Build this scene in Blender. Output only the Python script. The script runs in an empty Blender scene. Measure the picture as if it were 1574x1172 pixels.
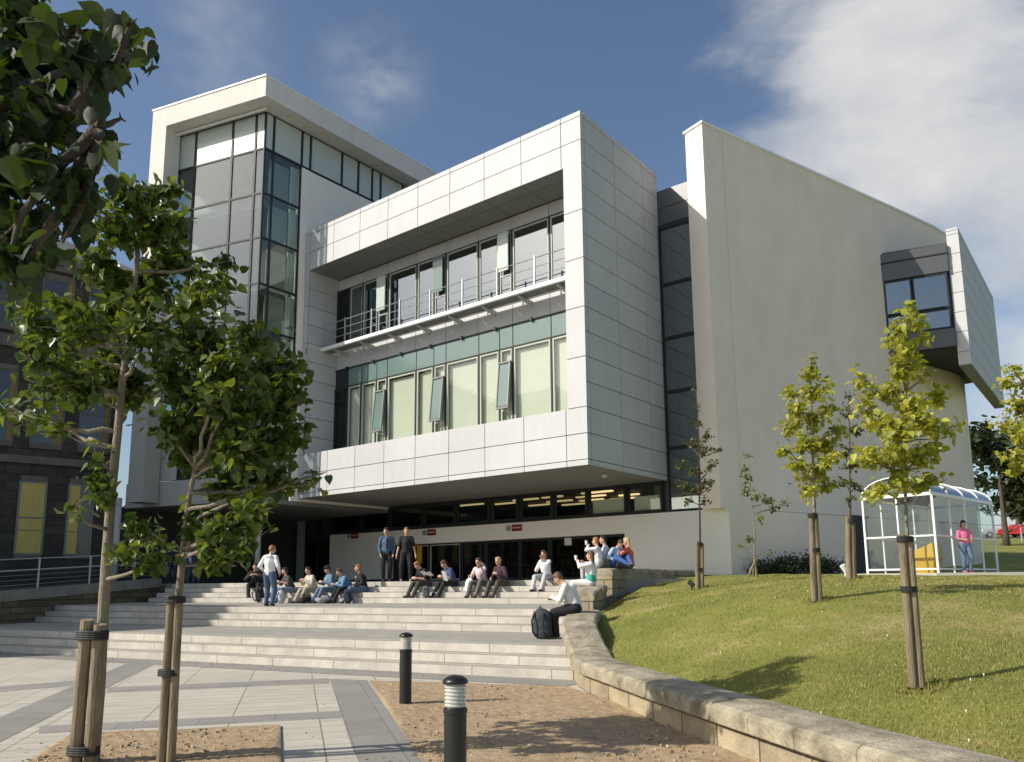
import bpy, bmesh, math, random
from mathutils import Vector, Matrix
rnd = random.Random(7)
R = math.radians
scene = bpy.context.scene
col = scene.collection

# ------------------------------------------------------------------ camera model (photo pixels, 1574 wide)
F, CX, CY, YAW, PITCH, ROLL, EYE = 1198.96, 793.9, 707.8, -0.66244709, 0.15460861, -0.00921889, 1.65
_a, _b, _cp, _sp, _cr, _sr = math.cos(YAW), math.sin(YAW), math.cos(PITCH), math.sin(PITCH), math.cos(ROLL), math.sin(ROLL)
FWD = Vector((_b*_cp, _a*_cp, _sp)); RT0 = Vector((_a, -_b, 0)); UP0 = RT0.cross(FWD)
RT = _cr*RT0+_sr*UP0; UPV = -_sr*RT0+_cr*UP0
CAM = Vector((0, 0, EYE))
def ray(x, y): return FWD+RT*((x-CX)/F)-UPV*((y-CY)/F)
def onaxis(x, y, k, v):
    d = ray(x, y); return CAM+d*((v-CAM[k])/d[k])
def onZ(x, y, v): return onaxis(x, y, 2, v)
def onY(x, y, v): return onaxis(x, y, 1, v)
def onX(x, y, v): return onaxis(x, y, 0, v)
def dep(x, y, d): return CAM+ray(x, y)*d
def onplane(x, y, P, d):
    n = Vector((-d[1], d[0], 0)); r = ray(x, y)
    return CAM+r*((Vector((P[0]-CAM.x, P[1]-CAM.y, 0))@n)/(r@n)) if False else CAM+r*(((P[0]-CAM.x)*n.x+(P[1]-CAM.y)*n.y)/(r.x*n.x+r.y*n.y))
def dist(P): return (Vector(P)-CAM).dot(FWD)

cam = bpy.data.cameras.new('camera'); co = bpy.data.objects.new('camera', cam); col.objects.link(co)
cam.sensor_fit = 'HORIZONTAL'; cam.sensor_width = 36; cam.lens = 36*F/1574
cam.shift_x = -(CX-787)/1574; cam.shift_y = (CY-586)/1574
cam.clip_start = 0.05; cam.clip_end = 3000
m = Matrix((( RT.x, UPV.x, -FWD.x, 0), (RT.y, UPV.y, -FWD.y, 0), (RT.z, UPV.z, -FWD.z, EYE), (0, 0, 0, 1)))
co.matrix_world = m
scene.camera = co

# ------------------------------------------------------------------ materials
def new_mat(name):
    mt = bpy.data.materials.new(name); mt.use_nodes = True
    nt = mt.node_tree; return mt, nt, nt.nodes['Principled BSDF']
def mat(name, c, rough=.6, metal=0., spec=.5, noise=0., nscale=4., bump=0., bscale=30., c2=None, detail=6, stretch=None, coat=0.):
    mt, nt, b = new_mat(name)
    b.inputs['Base Color'].default_value = (*c, 1); b.inputs['Roughness'].default_value = rough
    b.inputs['Metallic'].default_value = metal; b.inputs['Specular IOR Level'].default_value = spec
    b.inputs['Coat Weight'].default_value = coat
    tc = nt.nodes.new('ShaderNodeTexCoord')
    src = tc.outputs['Object']
    if stretch:
        mp = nt.nodes.new('ShaderNodeMapping'); mp.inputs['Scale'].default_value = stretch
        nt.links.new(src, mp.inputs['Vector']); src = mp.outputs['Vector']
    if noise or c2:
        n = nt.nodes.new('ShaderNodeTexNoise'); n.inputs['Scale'].default_value = nscale; n.inputs['Detail'].default_value = detail
        n.inputs['Roughness'].default_value = .65
        nt.links.new(src, n.inputs['Vector'])
        r = nt.nodes.new('ShaderNodeValToRGB'); nt.links.new(n.outputs['Fac'], r.inputs['Fac'])
        r.color_ramp.elements[0].position = .3; r.color_ramp.elements[1].position = .7
        if c2 is None:
            r.color_ramp.elements[0].color = (*[x*(1-noise) for x in c], 1); r.color_ramp.elements[1].color = (*[min(1, x*(1+noise)) for x in c], 1)
        else:
            r.color_ramp.elements[0].color = (*c, 1); r.color_ramp.elements[1].color = (*c2, 1)
        nt.links.new(r.outputs['Color'], b.inputs['Base Color'])
    if bump:
        n2 = nt.nodes.new('ShaderNodeTexNoise'); n2.inputs['Scale'].default_value = bscale; n2.inputs['Detail'].default_value = 5
        nt.links.new(src, n2.inputs['Vector'])
        bp = nt.nodes.new('ShaderNodeBump'); bp.inputs['Strength'].default_value = bump; bp.inputs['Distance'].default_value = .02
        nt.links.new(n2.outputs['Fac'], bp.inputs['Height']); nt.links.new(bp.outputs['Normal'], b.inputs['Normal'])
    return mt
def glass(name, tint=(.8, .85, .85), refl=.12, rough=.02, gl=(1, 1, 1), power=5.):
    mt, nt, b = new_mat(name); nt.nodes.remove(b)
    out = nt.nodes['Material Output']
    tr = nt.nodes.new('ShaderNodeBsdfTransparent'); tr.inputs['Color'].default_value = (*tint, 1)
    g = nt.nodes.new('ShaderNodeBsdfGlossy'); g.inputs['Roughness'].default_value = rough; g.inputs['Color'].default_value = (*gl, 1)
    lw = nt.nodes.new('ShaderNodeLayerWeight'); lw.inputs['Blend'].default_value = .5
    fr = nt.nodes.new('ShaderNodeMath'); fr.operation = 'POWER'; fr.inputs[1].default_value = power; nt.links.new(lw.outputs['Facing'], fr.inputs[0])
    ad = nt.nodes.new('ShaderNodeMath'); ad.operation = 'ADD'; ad.inputs[1].default_value = refl; ad.use_clamp = True
    tcg = nt.nodes.new('ShaderNodeTexCoord'); ng = nt.nodes.new('ShaderNodeTexNoise'); ng.inputs['Scale'].default_value = .7
    bg = nt.nodes.new('ShaderNodeBump'); bg.inputs['Strength'].default_value = .05; bg.inputs['Distance'].default_value = .05
    nt.links.new(tcg.outputs['Object'], ng.inputs['Vector']); nt.links.new(ng.outputs['Fac'], bg.inputs['Height']); nt.links.new(bg.outputs['Normal'], g.inputs['Normal'])
    mx = nt.nodes.new('ShaderNodeMixShader')
    nt.links.new(fr.outputs[0], ad.inputs[0]); lp = None; nt.links.new(ad.outputs[0], mx.inputs['Fac'])
    nt.links.new(tr.outputs[0], mx.inputs[1]); nt.links.new(g.outputs[0], mx.inputs[2]); nt.links.new(mx.outputs[0], out.inputs['Surface'])
    return mt
def emis(name, c, s):
    mt, nt, b = new_mat(name)
    b.inputs['Base Color'].default_value = (*c, 1); b.inputs['Emission Color'].default_value = (*c, 1); b.inputs['Emission Strength'].default_value = s
    return mt
def leafmat(name, ca, cb, cc, trans=.35, rough=.45):
    mt, nt, b = new_mat(name)
    g = nt.nodes.new('ShaderNodeNewGeometry')
    r = nt.nodes.new('ShaderNodeValToRGB'); nt.links.new(g.outputs['Random Per Island'], r.inputs['Fac'])
    e = r.color_ramp.elements; e[0].color = (*ca, 1); e[1].color = (*cc, 1); x = e.new(.5); x.color = (*cb, 1)
    nt.links.new(r.outputs['Color'], b.inputs['Base Color']); b.inputs['Roughness'].default_value = rough
    b.inputs['Specular IOR Level'].default_value = .5
    t = nt.nodes.new('ShaderNodeBsdfTranslucent')
    mul = nt.nodes.new('ShaderNodeMixRGB'); mul.blend_type = 'MULTIPLY'; mul.inputs['Fac'].default_value = 1; mul.inputs['Color2'].default_value = (1.9, 1.7, .6, 1)
    nt.links.new(r.outputs['Color'], mul.inputs['Color1']); nt.links.new(mul.outputs[0], t.inputs['Color'])
    mx = nt.nodes.new('ShaderNodeMixShader'); mx.inputs['Fac'].default_value = trans
    nt.links.new(b.outputs[0], mx.inputs[1]); nt.links.new(t.outputs[0], mx.inputs[2])
    nt.links.new(mx.outputs[0], nt.nodes['Material Output'].inputs['Surface'])
    return mt

M = {}
M['panel'] = mat('silver_panel', (.535, .54, .54), rough=.62, metal=.06, spec=.22, noise=.05, nscale=.55)
def island_vary(mt, amt):
    nt = mt.node_tree; b = nt.nodes['Principled BSDF']; src = b.inputs['Base Color'].links[0].from_socket
    g = nt.nodes.new('ShaderNodeNewGeometry'); mr = nt.nodes.new('ShaderNodeMapRange'); mr.inputs['To Min'].default_value = 1-amt; mr.inputs['To Max'].default_value = 1+amt
    nt.links.new(g.outputs['Random Per Island'], mr.inputs['Value']); v = nt.nodes.new('ShaderNodeVectorMath'); v.operation = 'SCALE'
    nt.links.new(src, v.inputs[0]); nt.links.new(mr.outputs[0], v.inputs['Scale']); nt.links.new(v.outputs[0], b.inputs['Base Color'])
    mr2 = nt.nodes.new('ShaderNodeMapRange'); r0 = b.inputs['Roughness'].default_value; mr2.inputs['To Min'].default_value = r0-.05; mr2.inputs['To Max'].default_value = r0+.05
    nt.links.new(g.outputs['Random Per Island'], mr2.inputs['Value']); nt.links.new(mr2.outputs[0], b.inputs['Roughness'])
def streaks(mt, amt, sc=(2.2, 2.2, .12), scale=1.6):
    nt = mt.node_tree; b = nt.nodes['Principled BSDF']; src = b.inputs['Base Color'].links[0].from_socket
    tc = nt.nodes.new('ShaderNodeTexCoord'); mp = nt.nodes.new('ShaderNodeMapping'); mp.inputs['Scale'].default_value = sc; nt.links.new(tc.outputs['Object'], mp.inputs['Vector'])
    n = nt.nodes.new('ShaderNodeTexNoise'); n.inputs['Scale'].default_value = scale; n.inputs['Detail'].default_value = 7; n.inputs['Roughness'].default_value = .7; nt.links.new(mp.outputs[0], n.inputs['Vector'])
    r = nt.nodes.new('ShaderNodeMapRange'); r.inputs['From Min'].default_value = .35; r.inputs['From Max'].default_value = .6; r.inputs['To Min'].default_value = 1-amt; r.inputs['To Max'].default_value = 1; nt.links.new(n.outputs['Fac'], r.inputs['Value'])
    v = nt.nodes.new('ShaderNodeVectorMath'); v.operation = 'SCALE'; nt.links.new(src, v.inputs[0]); nt.links.new(r.outputs[0], v.inputs['Scale']); nt.links.new(v.outputs[0], b.inputs['Base Color'])
island_vary(M['panel'], .05); streaks(M['panel'], .05, (1.5, 1.5, .2), 3)
M['panel_dk'] = mat('dark_grey_panel', (.10, .103, .108), rough=.4, metal=.2, noise=.08, nscale=.8)
M['void'] = mat('black_joint', (.02, .02, .02), rough=.9)
M['render'] = mat('white_render', (.72, .70, .64), rough=.85, noise=.04, nscale=.4, bump=.15, bscale=60)
M['render_grey'] = mat('warm_grey_render', (.88, .79, .675), rough=.9, noise=.05, nscale=.35, bump=.2, bscale=45)
M['podium'] = mat('pale_render', (.86, .825, .745), rough=.85, noise=.05, nscale=.5, bump=.15, bscale=50)
streaks(M['render_grey'], .035); streaks(M['render_grey'], .07, (.5, .5, .35), 1.1); streaks(M['render'], .07)
M['coping_white'] = mat('white_coping', (.85, .85, .85), rough=.4)
M['frame_dk'] = mat('dark_frame', (.025, .03, .032), rough=.55, spec=.3)
M['frame_lt'] = mat('pale_window_frame', (.42, .44, .37), rough=.45)
M['soffit'] = mat('grey_soffit', (.20, .205, .185), rough=.5, metal=.1, noise=.05)
M['soffit_dk'] = mat('dark_soffit', (.21, .21, .19), rough=.5, noise=.05)
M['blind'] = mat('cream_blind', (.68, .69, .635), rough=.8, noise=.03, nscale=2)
M['blind_grey'] = mat('grey_blind', (.36, .365, .34), rough=.8, noise=.06, nscale=1)
M['spandrel'] = mat('green_spandrel_glass', (.15, .22, .205), rough=.12, spec=.8, noise=.05)
M['spandrel_white'] = mat('white_spandrel_glass', (.50, .56, .52), rough=.2, spec=.4, noise=.03)
M['glass'] = glass('window_glass', (.93, .95, .91), .05)
M['glass_up'] = glass('bluish_window_glass', (.55, .61, .62), .24, gl=(.85, .92, .95))
M['glass_side'] = glass('side_glass', (.85, .9, .87), .07, gl=(.9, .95, .95))
M['glass_tower'] = glass('tower_glass', (.74, .80, .80), .09, gl=(.85, .93, 1))
M['glass_dk'] = glass('dark_window_glass', (.60, .62, .58), .05)
M['glass_clear'] = glass('clear_panel', (.90, .93, .93), .02, power=12.)
M['glass_roof'] = glass('smoky_roof_sheet', (.20, .25, .36), .12, rough=.12)
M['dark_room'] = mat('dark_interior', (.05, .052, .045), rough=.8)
M['dim_room'] = mat('dim_interior', (.16, .16, .14), rough=.8)
M['steel'] = mat('galvanised_steel', (.42, .43, .44), rough=.4, metal=.6)
M['steel_white'] = mat('white_painted_steel', (.82, .82, .80), rough=.4)
M['column'] = mat('grey_painted_column', (.33, .36, .37), rough=.45)
M['black'] = mat('black_paint', (.012, .013, .014), rough=.38, noise=.2, nscale=8)
M['lens'] = mat('milky_lens', (.55, .55, .50), rough=.2)
M['lamp_strip'] = emis('warm_ceiling_lamp', (1., .74, .38), 1.2)
M['red_sign'] = mat('dark_red_sign', (.22, .012, .02), rough=.4)
M['grey_sign'] = mat('grey_emblem', (.30, .28, .27), rough=.4)
M['white_mark'] = mat('pale_lettering', (.7, .6, .58), rough=.5)
M['yellow'] = mat('mustard_plastic', (.62, .36, .03), rough=.5)
M['yellow_blind'] = mat('yellow_blind', (.55, .45, .14), rough=.8, noise=.18, nscale=3, stretch=(6, 6, .3))
M['slate'] = mat('slate_roof', (.13, .125, .12), rough=.8, noise=.35, nscale=7, bump=.6, bscale=12)
M['bark'] = mat('grey_bark', (.17, .14, .095), c2=(.30, .27, .20), rough=.9, nscale=22, bump=.8, bscale=60, stretch=(1, 1, .25))
M['bark_dk'] = mat('dark_bark', (.05, .04, .03), c2=(.11, .09, .07), rough=.9, nscale=22, bump=.8, bscale=60)
M['stake'] = mat('weathered_stake', (.11, .09, .055), c2=(.32, .26, .175), rough=.9, nscale=9, bump=.6, bscale=40, stretch=(1, 1, .12))
M['rubber'] = mat('black_rubber', (.02, .02, .02), rough=.7)
M['leaf_dk'] = leafmat('lime_leaf', (.04, .075, .014), (.07, .115, .02), (.15, .20, .04), .34, .36)
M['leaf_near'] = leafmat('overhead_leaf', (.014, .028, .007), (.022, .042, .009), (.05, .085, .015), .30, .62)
M['leaf_yel'] = leafmat('yellow_leaf', (.20, .24, .035), (.33, .36, .055), (.47, .45, .09), .35, .5)
M['leaf_mid'] = leafmat('olive_leaf', (.07, .10, .025), (.12, .15, .035), (.22, .22, .05), .30, .5)
M['leaf_olive'] = leafmat('sparse_leaf', (.05, .065, .02), (.09, .10, .035), (.15, .15, .05), .25, .5)
M['leaf_far'] = leafmat('far_leaf', (.018, .03, .010), (.03, .045, .013), (.05, .07, .02), .15, .6)
M['skin'] = mat('skin', (.55, .32, .22), rough=.5)
M['hairs'] = {k: mat('hair_'+k, c, rough=.6, noise=.3, nscale=60, stretch=(1, 1, .2)) for k, c in dict(brown=(.10, .055, .025), dark=(.025, .018, .013), ginger=(.30, .13, .045), blond=(.55, .40, .20), black=(.01, .01, .01)).items()}
_cl = {}
def cloth(c, key=None):
    k = tuple(c)
    if k not in _cl: _cl[k] = mat('cloth', c, rough=.85, noise=.14, nscale=14, bump=.4, bscale=26)
    return _cl[k]

def stone_mat(name, ca, cb, mortar, bw, bh, scale=1., rough=.9, axes='xz', msize=.012, bump=.5, dirt=.35, offset=.5, blend=.6):
    """coursed blocks from a brick texture laid on the wall plane (object coordinates)"""
    mt, nt, b = new_mat(name); b.inputs['Roughness'].default_value = rough
    tc = nt.nodes.new('ShaderNodeTexCoord'); sp = nt.nodes.new('ShaderNodeSeparateXYZ'); nt.links.new(tc.outputs['Object'], sp.inputs[0])
    cb_ = nt.nodes.new('ShaderNodeCombineXYZ')
    nt.links.new(sp.outputs['XYZ'.index(axes[0].upper())], cb_.inputs[0]); nt.links.new(sp.outputs['XYZ'.index(axes[1].upper())], cb_.inputs[1])
    br = nt.nodes.new('ShaderNodeTexBrick'); br.inputs['Scale'].default_value = scale
    br.inputs['Brick Width'].default_value = bw; br.inputs['Row Height'].default_value = bh; br.inputs['Mortar Size'].default_value = msize
    br.inputs['Color1'].default_value = (*ca, 1); br.inputs['Color2'].default_value = (*cb, 1); br.inputs['Mortar'].default_value = (*mortar, 1)
    br.inputs['Mortar Smooth'].default_value = .3; br.offset = offset
    nt.links.new(cb_.outputs[0], br.inputs['Vector'])
    n = nt.nodes.new('ShaderNodeTexNoise'); n.inputs['Scale'].default_value = 1.7; n.inputs['Detail'].default_value = 8; n.inputs['Roughness'].default_value = .7
    nt.links.new(tc.outputs['Object'], n.inputs['Vector'])
    rp = nt.nodes.new('ShaderNodeValToRGB'); rp.color_ramp.elements[0].position = .3; rp.color_ramp.elements[0].color = (1-dirt, 1-dirt, 1-dirt*.95, 1)
    rp.color_ramp.elements[1].position = .65; rp.color_ramp.elements[1].color = (1, 1, 1, 1); nt.links.new(n.outputs['Fac'], rp.inputs['Fac'])
    mx = nt.nodes.new('ShaderNodeMixRGB'); mx.blend_type = 'MULTIPLY'; mx.inputs['Fac'].default_value = 1
    nt.links.new(br.outputs['Color'], mx.inputs['Color1']); nt.links.new(rp.outputs['Color'], mx.inputs['Color2'])
    nt.links.new(mx.outputs[0], b.inputs['Base Color'])
    n2 = nt.nodes.new('ShaderNodeTexNoise'); n2.inputs['Scale'].default_value = 25; n2.inputs['Detail'].default_value = 6; nt.links.new(tc.outputs['Object'], n2.inputs['Vector'])
    ad = nt.nodes.new('ShaderNodeMath'); ad.operation = 'MULTIPLY_ADD'; ad.inputs[1].default_value = -1.2; nt.links.new(br.outputs['Fac'], ad.inputs[0]); nt.links.new(n2.outputs['Fac'], ad.inputs[2])
    bp = nt.nodes.new('ShaderNodeBump'); bp.inputs['Strength'].default_value = bump; bp.inputs['Distance'].default_value = .02
    nt.links.new(ad.outputs[0], bp.inputs['Height']); nt.links.new(bp.outputs['Normal'], b.inputs['Normal'])
    return mt
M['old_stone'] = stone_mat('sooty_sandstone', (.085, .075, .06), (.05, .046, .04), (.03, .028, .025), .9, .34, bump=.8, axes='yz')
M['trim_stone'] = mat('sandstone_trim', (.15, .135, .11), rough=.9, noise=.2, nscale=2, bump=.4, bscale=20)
M['rubble'] = stone_mat('rubble_stone', (.20, .17, .10), (.10, .09, .055), (.05, .045, .04), .5, .2, bump=1., axes='yz')
M['wall_stone'] = mat('buff_sandstone', (.36, .31, .205), c2=(.52, .46, .33), rough=.9, nscale=3.2, bump=.6, bscale=35)
M['base_stone'] = stone_mat('sandstone_blocks', (.50, .42, .27), (.36, .30, .20), (.16, .14, .10), .62, .24, axes='xz', bump=1., dirt=.45, msize=.012)
M['coping_stone'] = mat('weathered_coping', (.15, .13, .085), c2=(.50, .44, .32), rough=.95, nscale=3.4, bump=1., bscale=30, detail=9)
M['band_stone'] = mat('ramp_coping', (.24, .23, .20), rough=.9, noise=.2, nscale=3, bump=.4, bscale=20)
M['step_stone'] = stone_mat('pale_step_stone', (.61, .575, .50), (.54, .505, .435), (.20, .19, .17), 1.55, .17, bump=.45, msize=.008, dirt=.32)
M['tread_stone'] = mat('tread_stone', (.41, .38, .32), rough=.85, noise=.14, nscale=1.6, bump=.3, bscale=40)
M['paver'] = stone_mat('pale_paver', (.56, .52, .435), (.50, .465, .39), (.17, .175, .10), 1.05, .36, axes='xy', bump=.25, msize=.008, dirt=.16, offset=0)
M['paver_dk'] = stone_mat('grey_paver', (.31, .295, .26), (.275, .26, .23), (.16, .16, .15), .9, .45, axes='xy', bump=.25, msize=.006, dirt=.16)
M['soil'] = mat('bark_mulch_soil', (.30, .205, .115), c2=(.56, .42, .26), rough=1, nscale=9, bump=1., bscale=70, detail=10)
M['path'] = mat('concrete_path', (.46, .45, .41), rough=.9, noise=.08, nscale=2)
M['asphalt'] = mat('asphalt', (.06, .06, .06), rough=.9, noise=.1)
def grass_mat():
    mt, nt, b = new_mat('mown_grass'); b.inputs['Roughness'].default_value = .9; b.inputs['Specular IOR Level'].default_value = .15
    tc = nt.nodes.new('ShaderNodeTexCoord')
    def ns(s, d, ro=.6):
        n = nt.nodes.new('ShaderNodeTexNoise'); n.inputs['Scale'].default_value = s; n.inputs['Detail'].default_value = d; n.inputs['Roughness'].default_value = ro
        nt.links.new(tc.outputs['Object'], n.inputs['Vector']); return n
    a = ns(.55, 6, .65); c = ns(34, 5, .8)
    r = nt.nodes.new('ShaderNodeValToRGB'); nt.links.new(a.outputs['Fac'], r.inputs['Fac'])
    e = r.color_ramp.elements; e[0].position = .36; e[0].color = (.19, .21, .052, 1); e[1].position = .66; e[1].color = (.42, .345, .16, 1)
    x = e.new(.53); x.color = (.26, .265, .07, 1)
    r2 = nt.nodes.new('ShaderNodeValToRGB'); nt.links.new(c.outputs['Fac'], r2.inputs['Fac'])
    r2.color_ramp.elements[0].position = .3; r2.color_ramp.elements[0].color = (.55, .58, .5, 1); r2.color_ramp.elements[1].position = .72; r2.color_ramp.elements[1].color = (1.2, 1.2, 1.15, 1)
    mx = nt.nodes.new('ShaderNodeMixRGB'); mx.blend_type = 'MULTIPLY'; mx.inputs['Fac'].default_value = .85
    nt.links.new(r.outputs['Color'], mx.inputs['Color1']); nt.links.new(r2.outputs['Color'], mx.inputs['Color2']); nt.links.new(mx.outputs[0], b.inputs['Base Color'])
    bp = nt.nodes.new('ShaderNodeBump'); bp.inputs['Strength'].default_value = .7; bp.inputs['Distance'].default_value = .03
    nt.links.new(c.outputs['Fac'], bp.inputs['Height']); nt.links.new(bp.outputs['Normal'], b.inputs['Normal'])
    return mt
M['grass'] = grass_mat()
M['old_glass'] = mat('old_window_glass', (.05,.055,.06), rough=.08, spec=.9, noise=.3, nscale=1.5)
M['old_curtain'] = mat('ochre_curtain', (.26,.17,.06), rough=.9)
M['blades'] = leafmat('grass_blade', (.17, .20, .04), (.28, .28, .08), (.44, .37, .17), .35, .7)

# ------------------------------------------------------------------ mesh helpers
class MB:
    def __init__(s): s.v = []; s.f = []; s.mi = []
    def add(s, vs, fs, mi=0):
        o = len(s.v); s.v += [tuple(v) for v in vs]; s.f += [tuple(i+o for i in f) for f in fs]; s.mi += [mi]*len(fs)
    def box(s, a, b, mi=0):
        x0, y0, z0 = [min(a[i], b[i]) for i in range(3)]; x1, y1, z1 = [max(a[i], b[i]) for i in range(3)]
        s.add([(x0,y0,z0),(x1,y0,z0),(x1,y1,z0),(x0,y1,z0),(x0,y0,z1),(x1,y0,z1),(x1,y1,z1),(x0,y1,z1)],
              [(0,3,2,1),(4,5,6,7),(0,1,5,4),(1,2,6,5),(2,3,7,6),(3,0,4,7)], mi)
    def obox(s, P, d, t0, t1, n0, n1, z0, z1, mi=0):
        """box in a frame: along unit dir d (xy) from t0..t1, across its left normal n0..n1"""
        nx, ny = -d[1], d[0]
        q = lambda t, n, z: (P[0]+d[0]*t+nx*n, P[1]+d[1]*t+ny*n, z)
        s.add([q(t0,n0,z0),q(t1,n0,z0),q(t1,n1,z0),q(t0,n1,z0),q(t0,n0,z1),q(t1,n0,z1),q(t1,n1,z1),q(t0,n1,z1)],
              [(0,3,2,1),(4,5,6,7),(0,1,5,4),(1,2,6,5),(2,3,7,6),(3,0,4,7)], mi)
    def prism(s, poly, z0, z1, mi=0):
        n = len(poly)
        area = sum(poly[i][0]*poly[(i+1)%n][1]-poly[(i+1)%n][0]*poly[i][1] for i in range(n))
        if area < 0: poly = poly[::-1]
        s.add([(p[0], p[1], z0) for p in poly]+[(p[0], p[1], z1) for p in poly],
              [tuple(range(n))[::-1], tuple(range(n, 2*n))]+[(i, (i+1)%n, n+(i+1)%n, n+i) for i in range(n)], mi)
    def tube(s, pts, rad, seg=8, mi=0, cap=True):
        pts = [Vector(p) for p in pts]
        if not isinstance(rad, (list, tuple)): rad = [rad]*len(pts)
        rings = []; prev = None
        for i, p in enumerate(pts):
            t = (pts[min(i+1, len(pts)-1)]-pts[max(i-1, 0)]).normalized()
            if prev is None:
                u = t.cross(Vector((0, 0, 1)));
                if u.length < .05: u = t.cross(Vector((1, 0, 0)))
            else: u = prev-t*prev.dot(t)
            u.normalize(); prev = u; w = t.cross(u)
            rings.append([p+(u*math.cos(2*math.pi*k/seg)+w*math.sin(2*math.pi*k/seg))*rad[i] for k in range(seg)])
        vs = [v for r in rings for v in r]; fs = []
        for i in range(len(pts)-1):
            for k in range(seg):
                a = i*seg+k; b = i*seg+(k+1)%seg; fs.append((a, b, b+seg, a+seg))
        if cap: fs.append(tuple(range(seg))[::-1]); fs.append(tuple(range((len(pts)-1)*seg, len(pts)*seg)))
        s.add(vs, fs, mi)
    def lathe(s, c, prof, seg=20, mi=0):
        """prof: list of (r,z) bottom to top"""
        vs = [(c[0]+r*math.cos(2*math.pi*k/seg), c[1]+r*math.sin(2*math.pi*k/seg), c[2]+z) for r, z in prof for k in range(seg)]
        fs = [(i*seg+k, i*seg+(k+1)%seg, (i+1)*seg+(k+1)%seg, (i+1)*seg+k) for i in range(len(prof)-1) for k in range(seg)]
        fs += [tuple(range(seg))[::-1], tuple(range((len(prof)-1)*seg, len(prof)*seg))]
        s.add(vs, fs, mi)
    def ell(s, c, r, seg=10, rings=7, mi=0, rot=None):
        vs = []; c = Vector(c)
        for i in range(rings+1):
            a = math.pi*i/rings
            for k in range(seg):
                b = 2*math.pi*k/seg
                p = Vector((r[0]*math.sin(a)*math.cos(b), r[1]*math.sin(a)*math.sin(b), -r[2]*math.cos(a)))
                if rot is not None: p = rot@p
                vs.append(c+p)
        fs = [(i*seg+k, i*seg+(k+1)%seg, (i+1)*seg+(k+1)%seg, (i+1)*seg+k) for i in range(rings) for k in range(seg)]
        s.add(vs, fs, mi)
    def build(s, name, mats, parent=None, smooth=False, bevel=0, **tags):
        me = bpy.data.meshes.new(name); me.from_pydata([tuple(v) for v in s.v], [], s.f); me.update()
        if not isinstance(mats, (list, tuple)): mats = [mats]
        for mm in mats: me.materials.append(M[mm] if isinstance(mm, str) else mm)
        if any(s.mi): me.polygons.foreach_set('material_index', s.mi)
        if smooth: me.polygons.foreach_set('use_smooth', [True]*len(me.polygons))
        o = bpy.data.objects.new(name, me); col.objects.link(o)
        if parent is not None:
            o.parent = parent; o.matrix_parent_inverse = Matrix.Translation(-Vector(parent.location)) if parent.type == 'EMPTY' else Matrix()
        if bevel:
            bv = o.modifiers.new('bevel', 'BEVEL'); bv.width = bevel; bv.segments = 2; bv.limit_method = 'ANGLE'
        for k, v in tags.items(): o[k] = v
        return o
def thing(name, loc, label, cat, group=None):
    o = bpy.data.objects.new(name, None); col.objects.link(o); o.location = loc; o.empty_display_size = .2
    o['label'] = label; o['category'] = cat
    if group: o['group'] = group
    return o
def tagt(o, label, cat, group=None):
    o['label'] = label; o['category'] = cat
    if group: o['group'] = group
    return o

# ------------------------------------------------------------------ key levels and frames
Z1, Z2, Z3 = .51, 1.02, 1.70          # landings and terrace
SE = Vector((.977, .213)).normalized(); SN = Vector((-SE.y, SE.x))     # the stair direction
def st(t, n): return Vector((SE.x*t+SN.x*n, SE.y*t+SN.y*n))
def stair_at(px, n):
    """plan point where the sight column px meets the stair line n"""
    r = ray(px, 800); k = n/(r.x*SN.x+r.y*SN.y); return Vector((r.x*k, r.y*k))
NF1, NF2, NF3 = 12.6, 16.3, 20.4
YB, XB, XL, YR = 19.82, -12.69, -26.72, 21.38
YP = 24.87
TW = Vector((.963, .268)).normalized()   # tower left face direction

def recentre(o):
    me = o.data; n = len(me.vertices); co_ = [0.0]*(3*n); me.vertices.foreach_get('co', co_)
    xs, ys, zs = co_[0::3], co_[1::3], co_[2::3]
    c = ((min(xs)+max(xs))/2, (min(ys)+max(ys))/2, min(zs))
    for i in range(n): co_[3*i] -= c[0]; co_[3*i+1] -= c[1]; co_[3*i+2] -= c[2]
    me.vertices.foreach_set('co', co_); me.update(); o.location = Vector(o.location)+Vector(c); return o
def solo(mb, name, mats, label, cat, group=None, **k):
    o = recentre(mb.build(name, mats, **k)); return tagt(o, label, cat, group)
def struct(mb, name, mats, **k):
    o = mb.build(name, mats, **k); o['kind'] = 'structure'; return o

# ================================================================== SKY
SUN = Vector((.65, 1.03, -.815)).normalized()      # direction the light travels
sun_el = math.asin(-SUN.z); to_sun = -SUN
w = bpy.data.worlds.new('World'); scene.world = w; w.use_nodes = True
nt = w.node_tree; bg = nt.nodes['Background']
sky = nt.nodes.new('ShaderNodeTexSky'); sky.sky_type = 'NISHITA'; sky.sun_disc = False
sky.sun_elevation = sun_el; sky.sun_rotation = math.atan2(to_sun.x, to_sun.y)
sky.altitude = 100; sky.air_density = 1.0; sky.dust_density = 1.6; sky.ozone_density = 1.2
tc = nt.nodes.new('ShaderNodeTexCoord'); G = tc.outputs['Generated']
def nd(t, **k):
    n = nt.nodes.new(t)
    for a, v in k.items(): setattr(n, a, v)
    return n
def math_(op, a, b=None, clamp=False):
    n = nd('ShaderNodeMath', operation=op, use_clamp=clamp)
    for i, x in enumerate((a, b)):
        if x is None: continue
        if hasattr(x, 'is_output'): nt.links.new(x, n.inputs[i])
        else: n.inputs[i].default_value = x
    return n.outputs[0]
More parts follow.
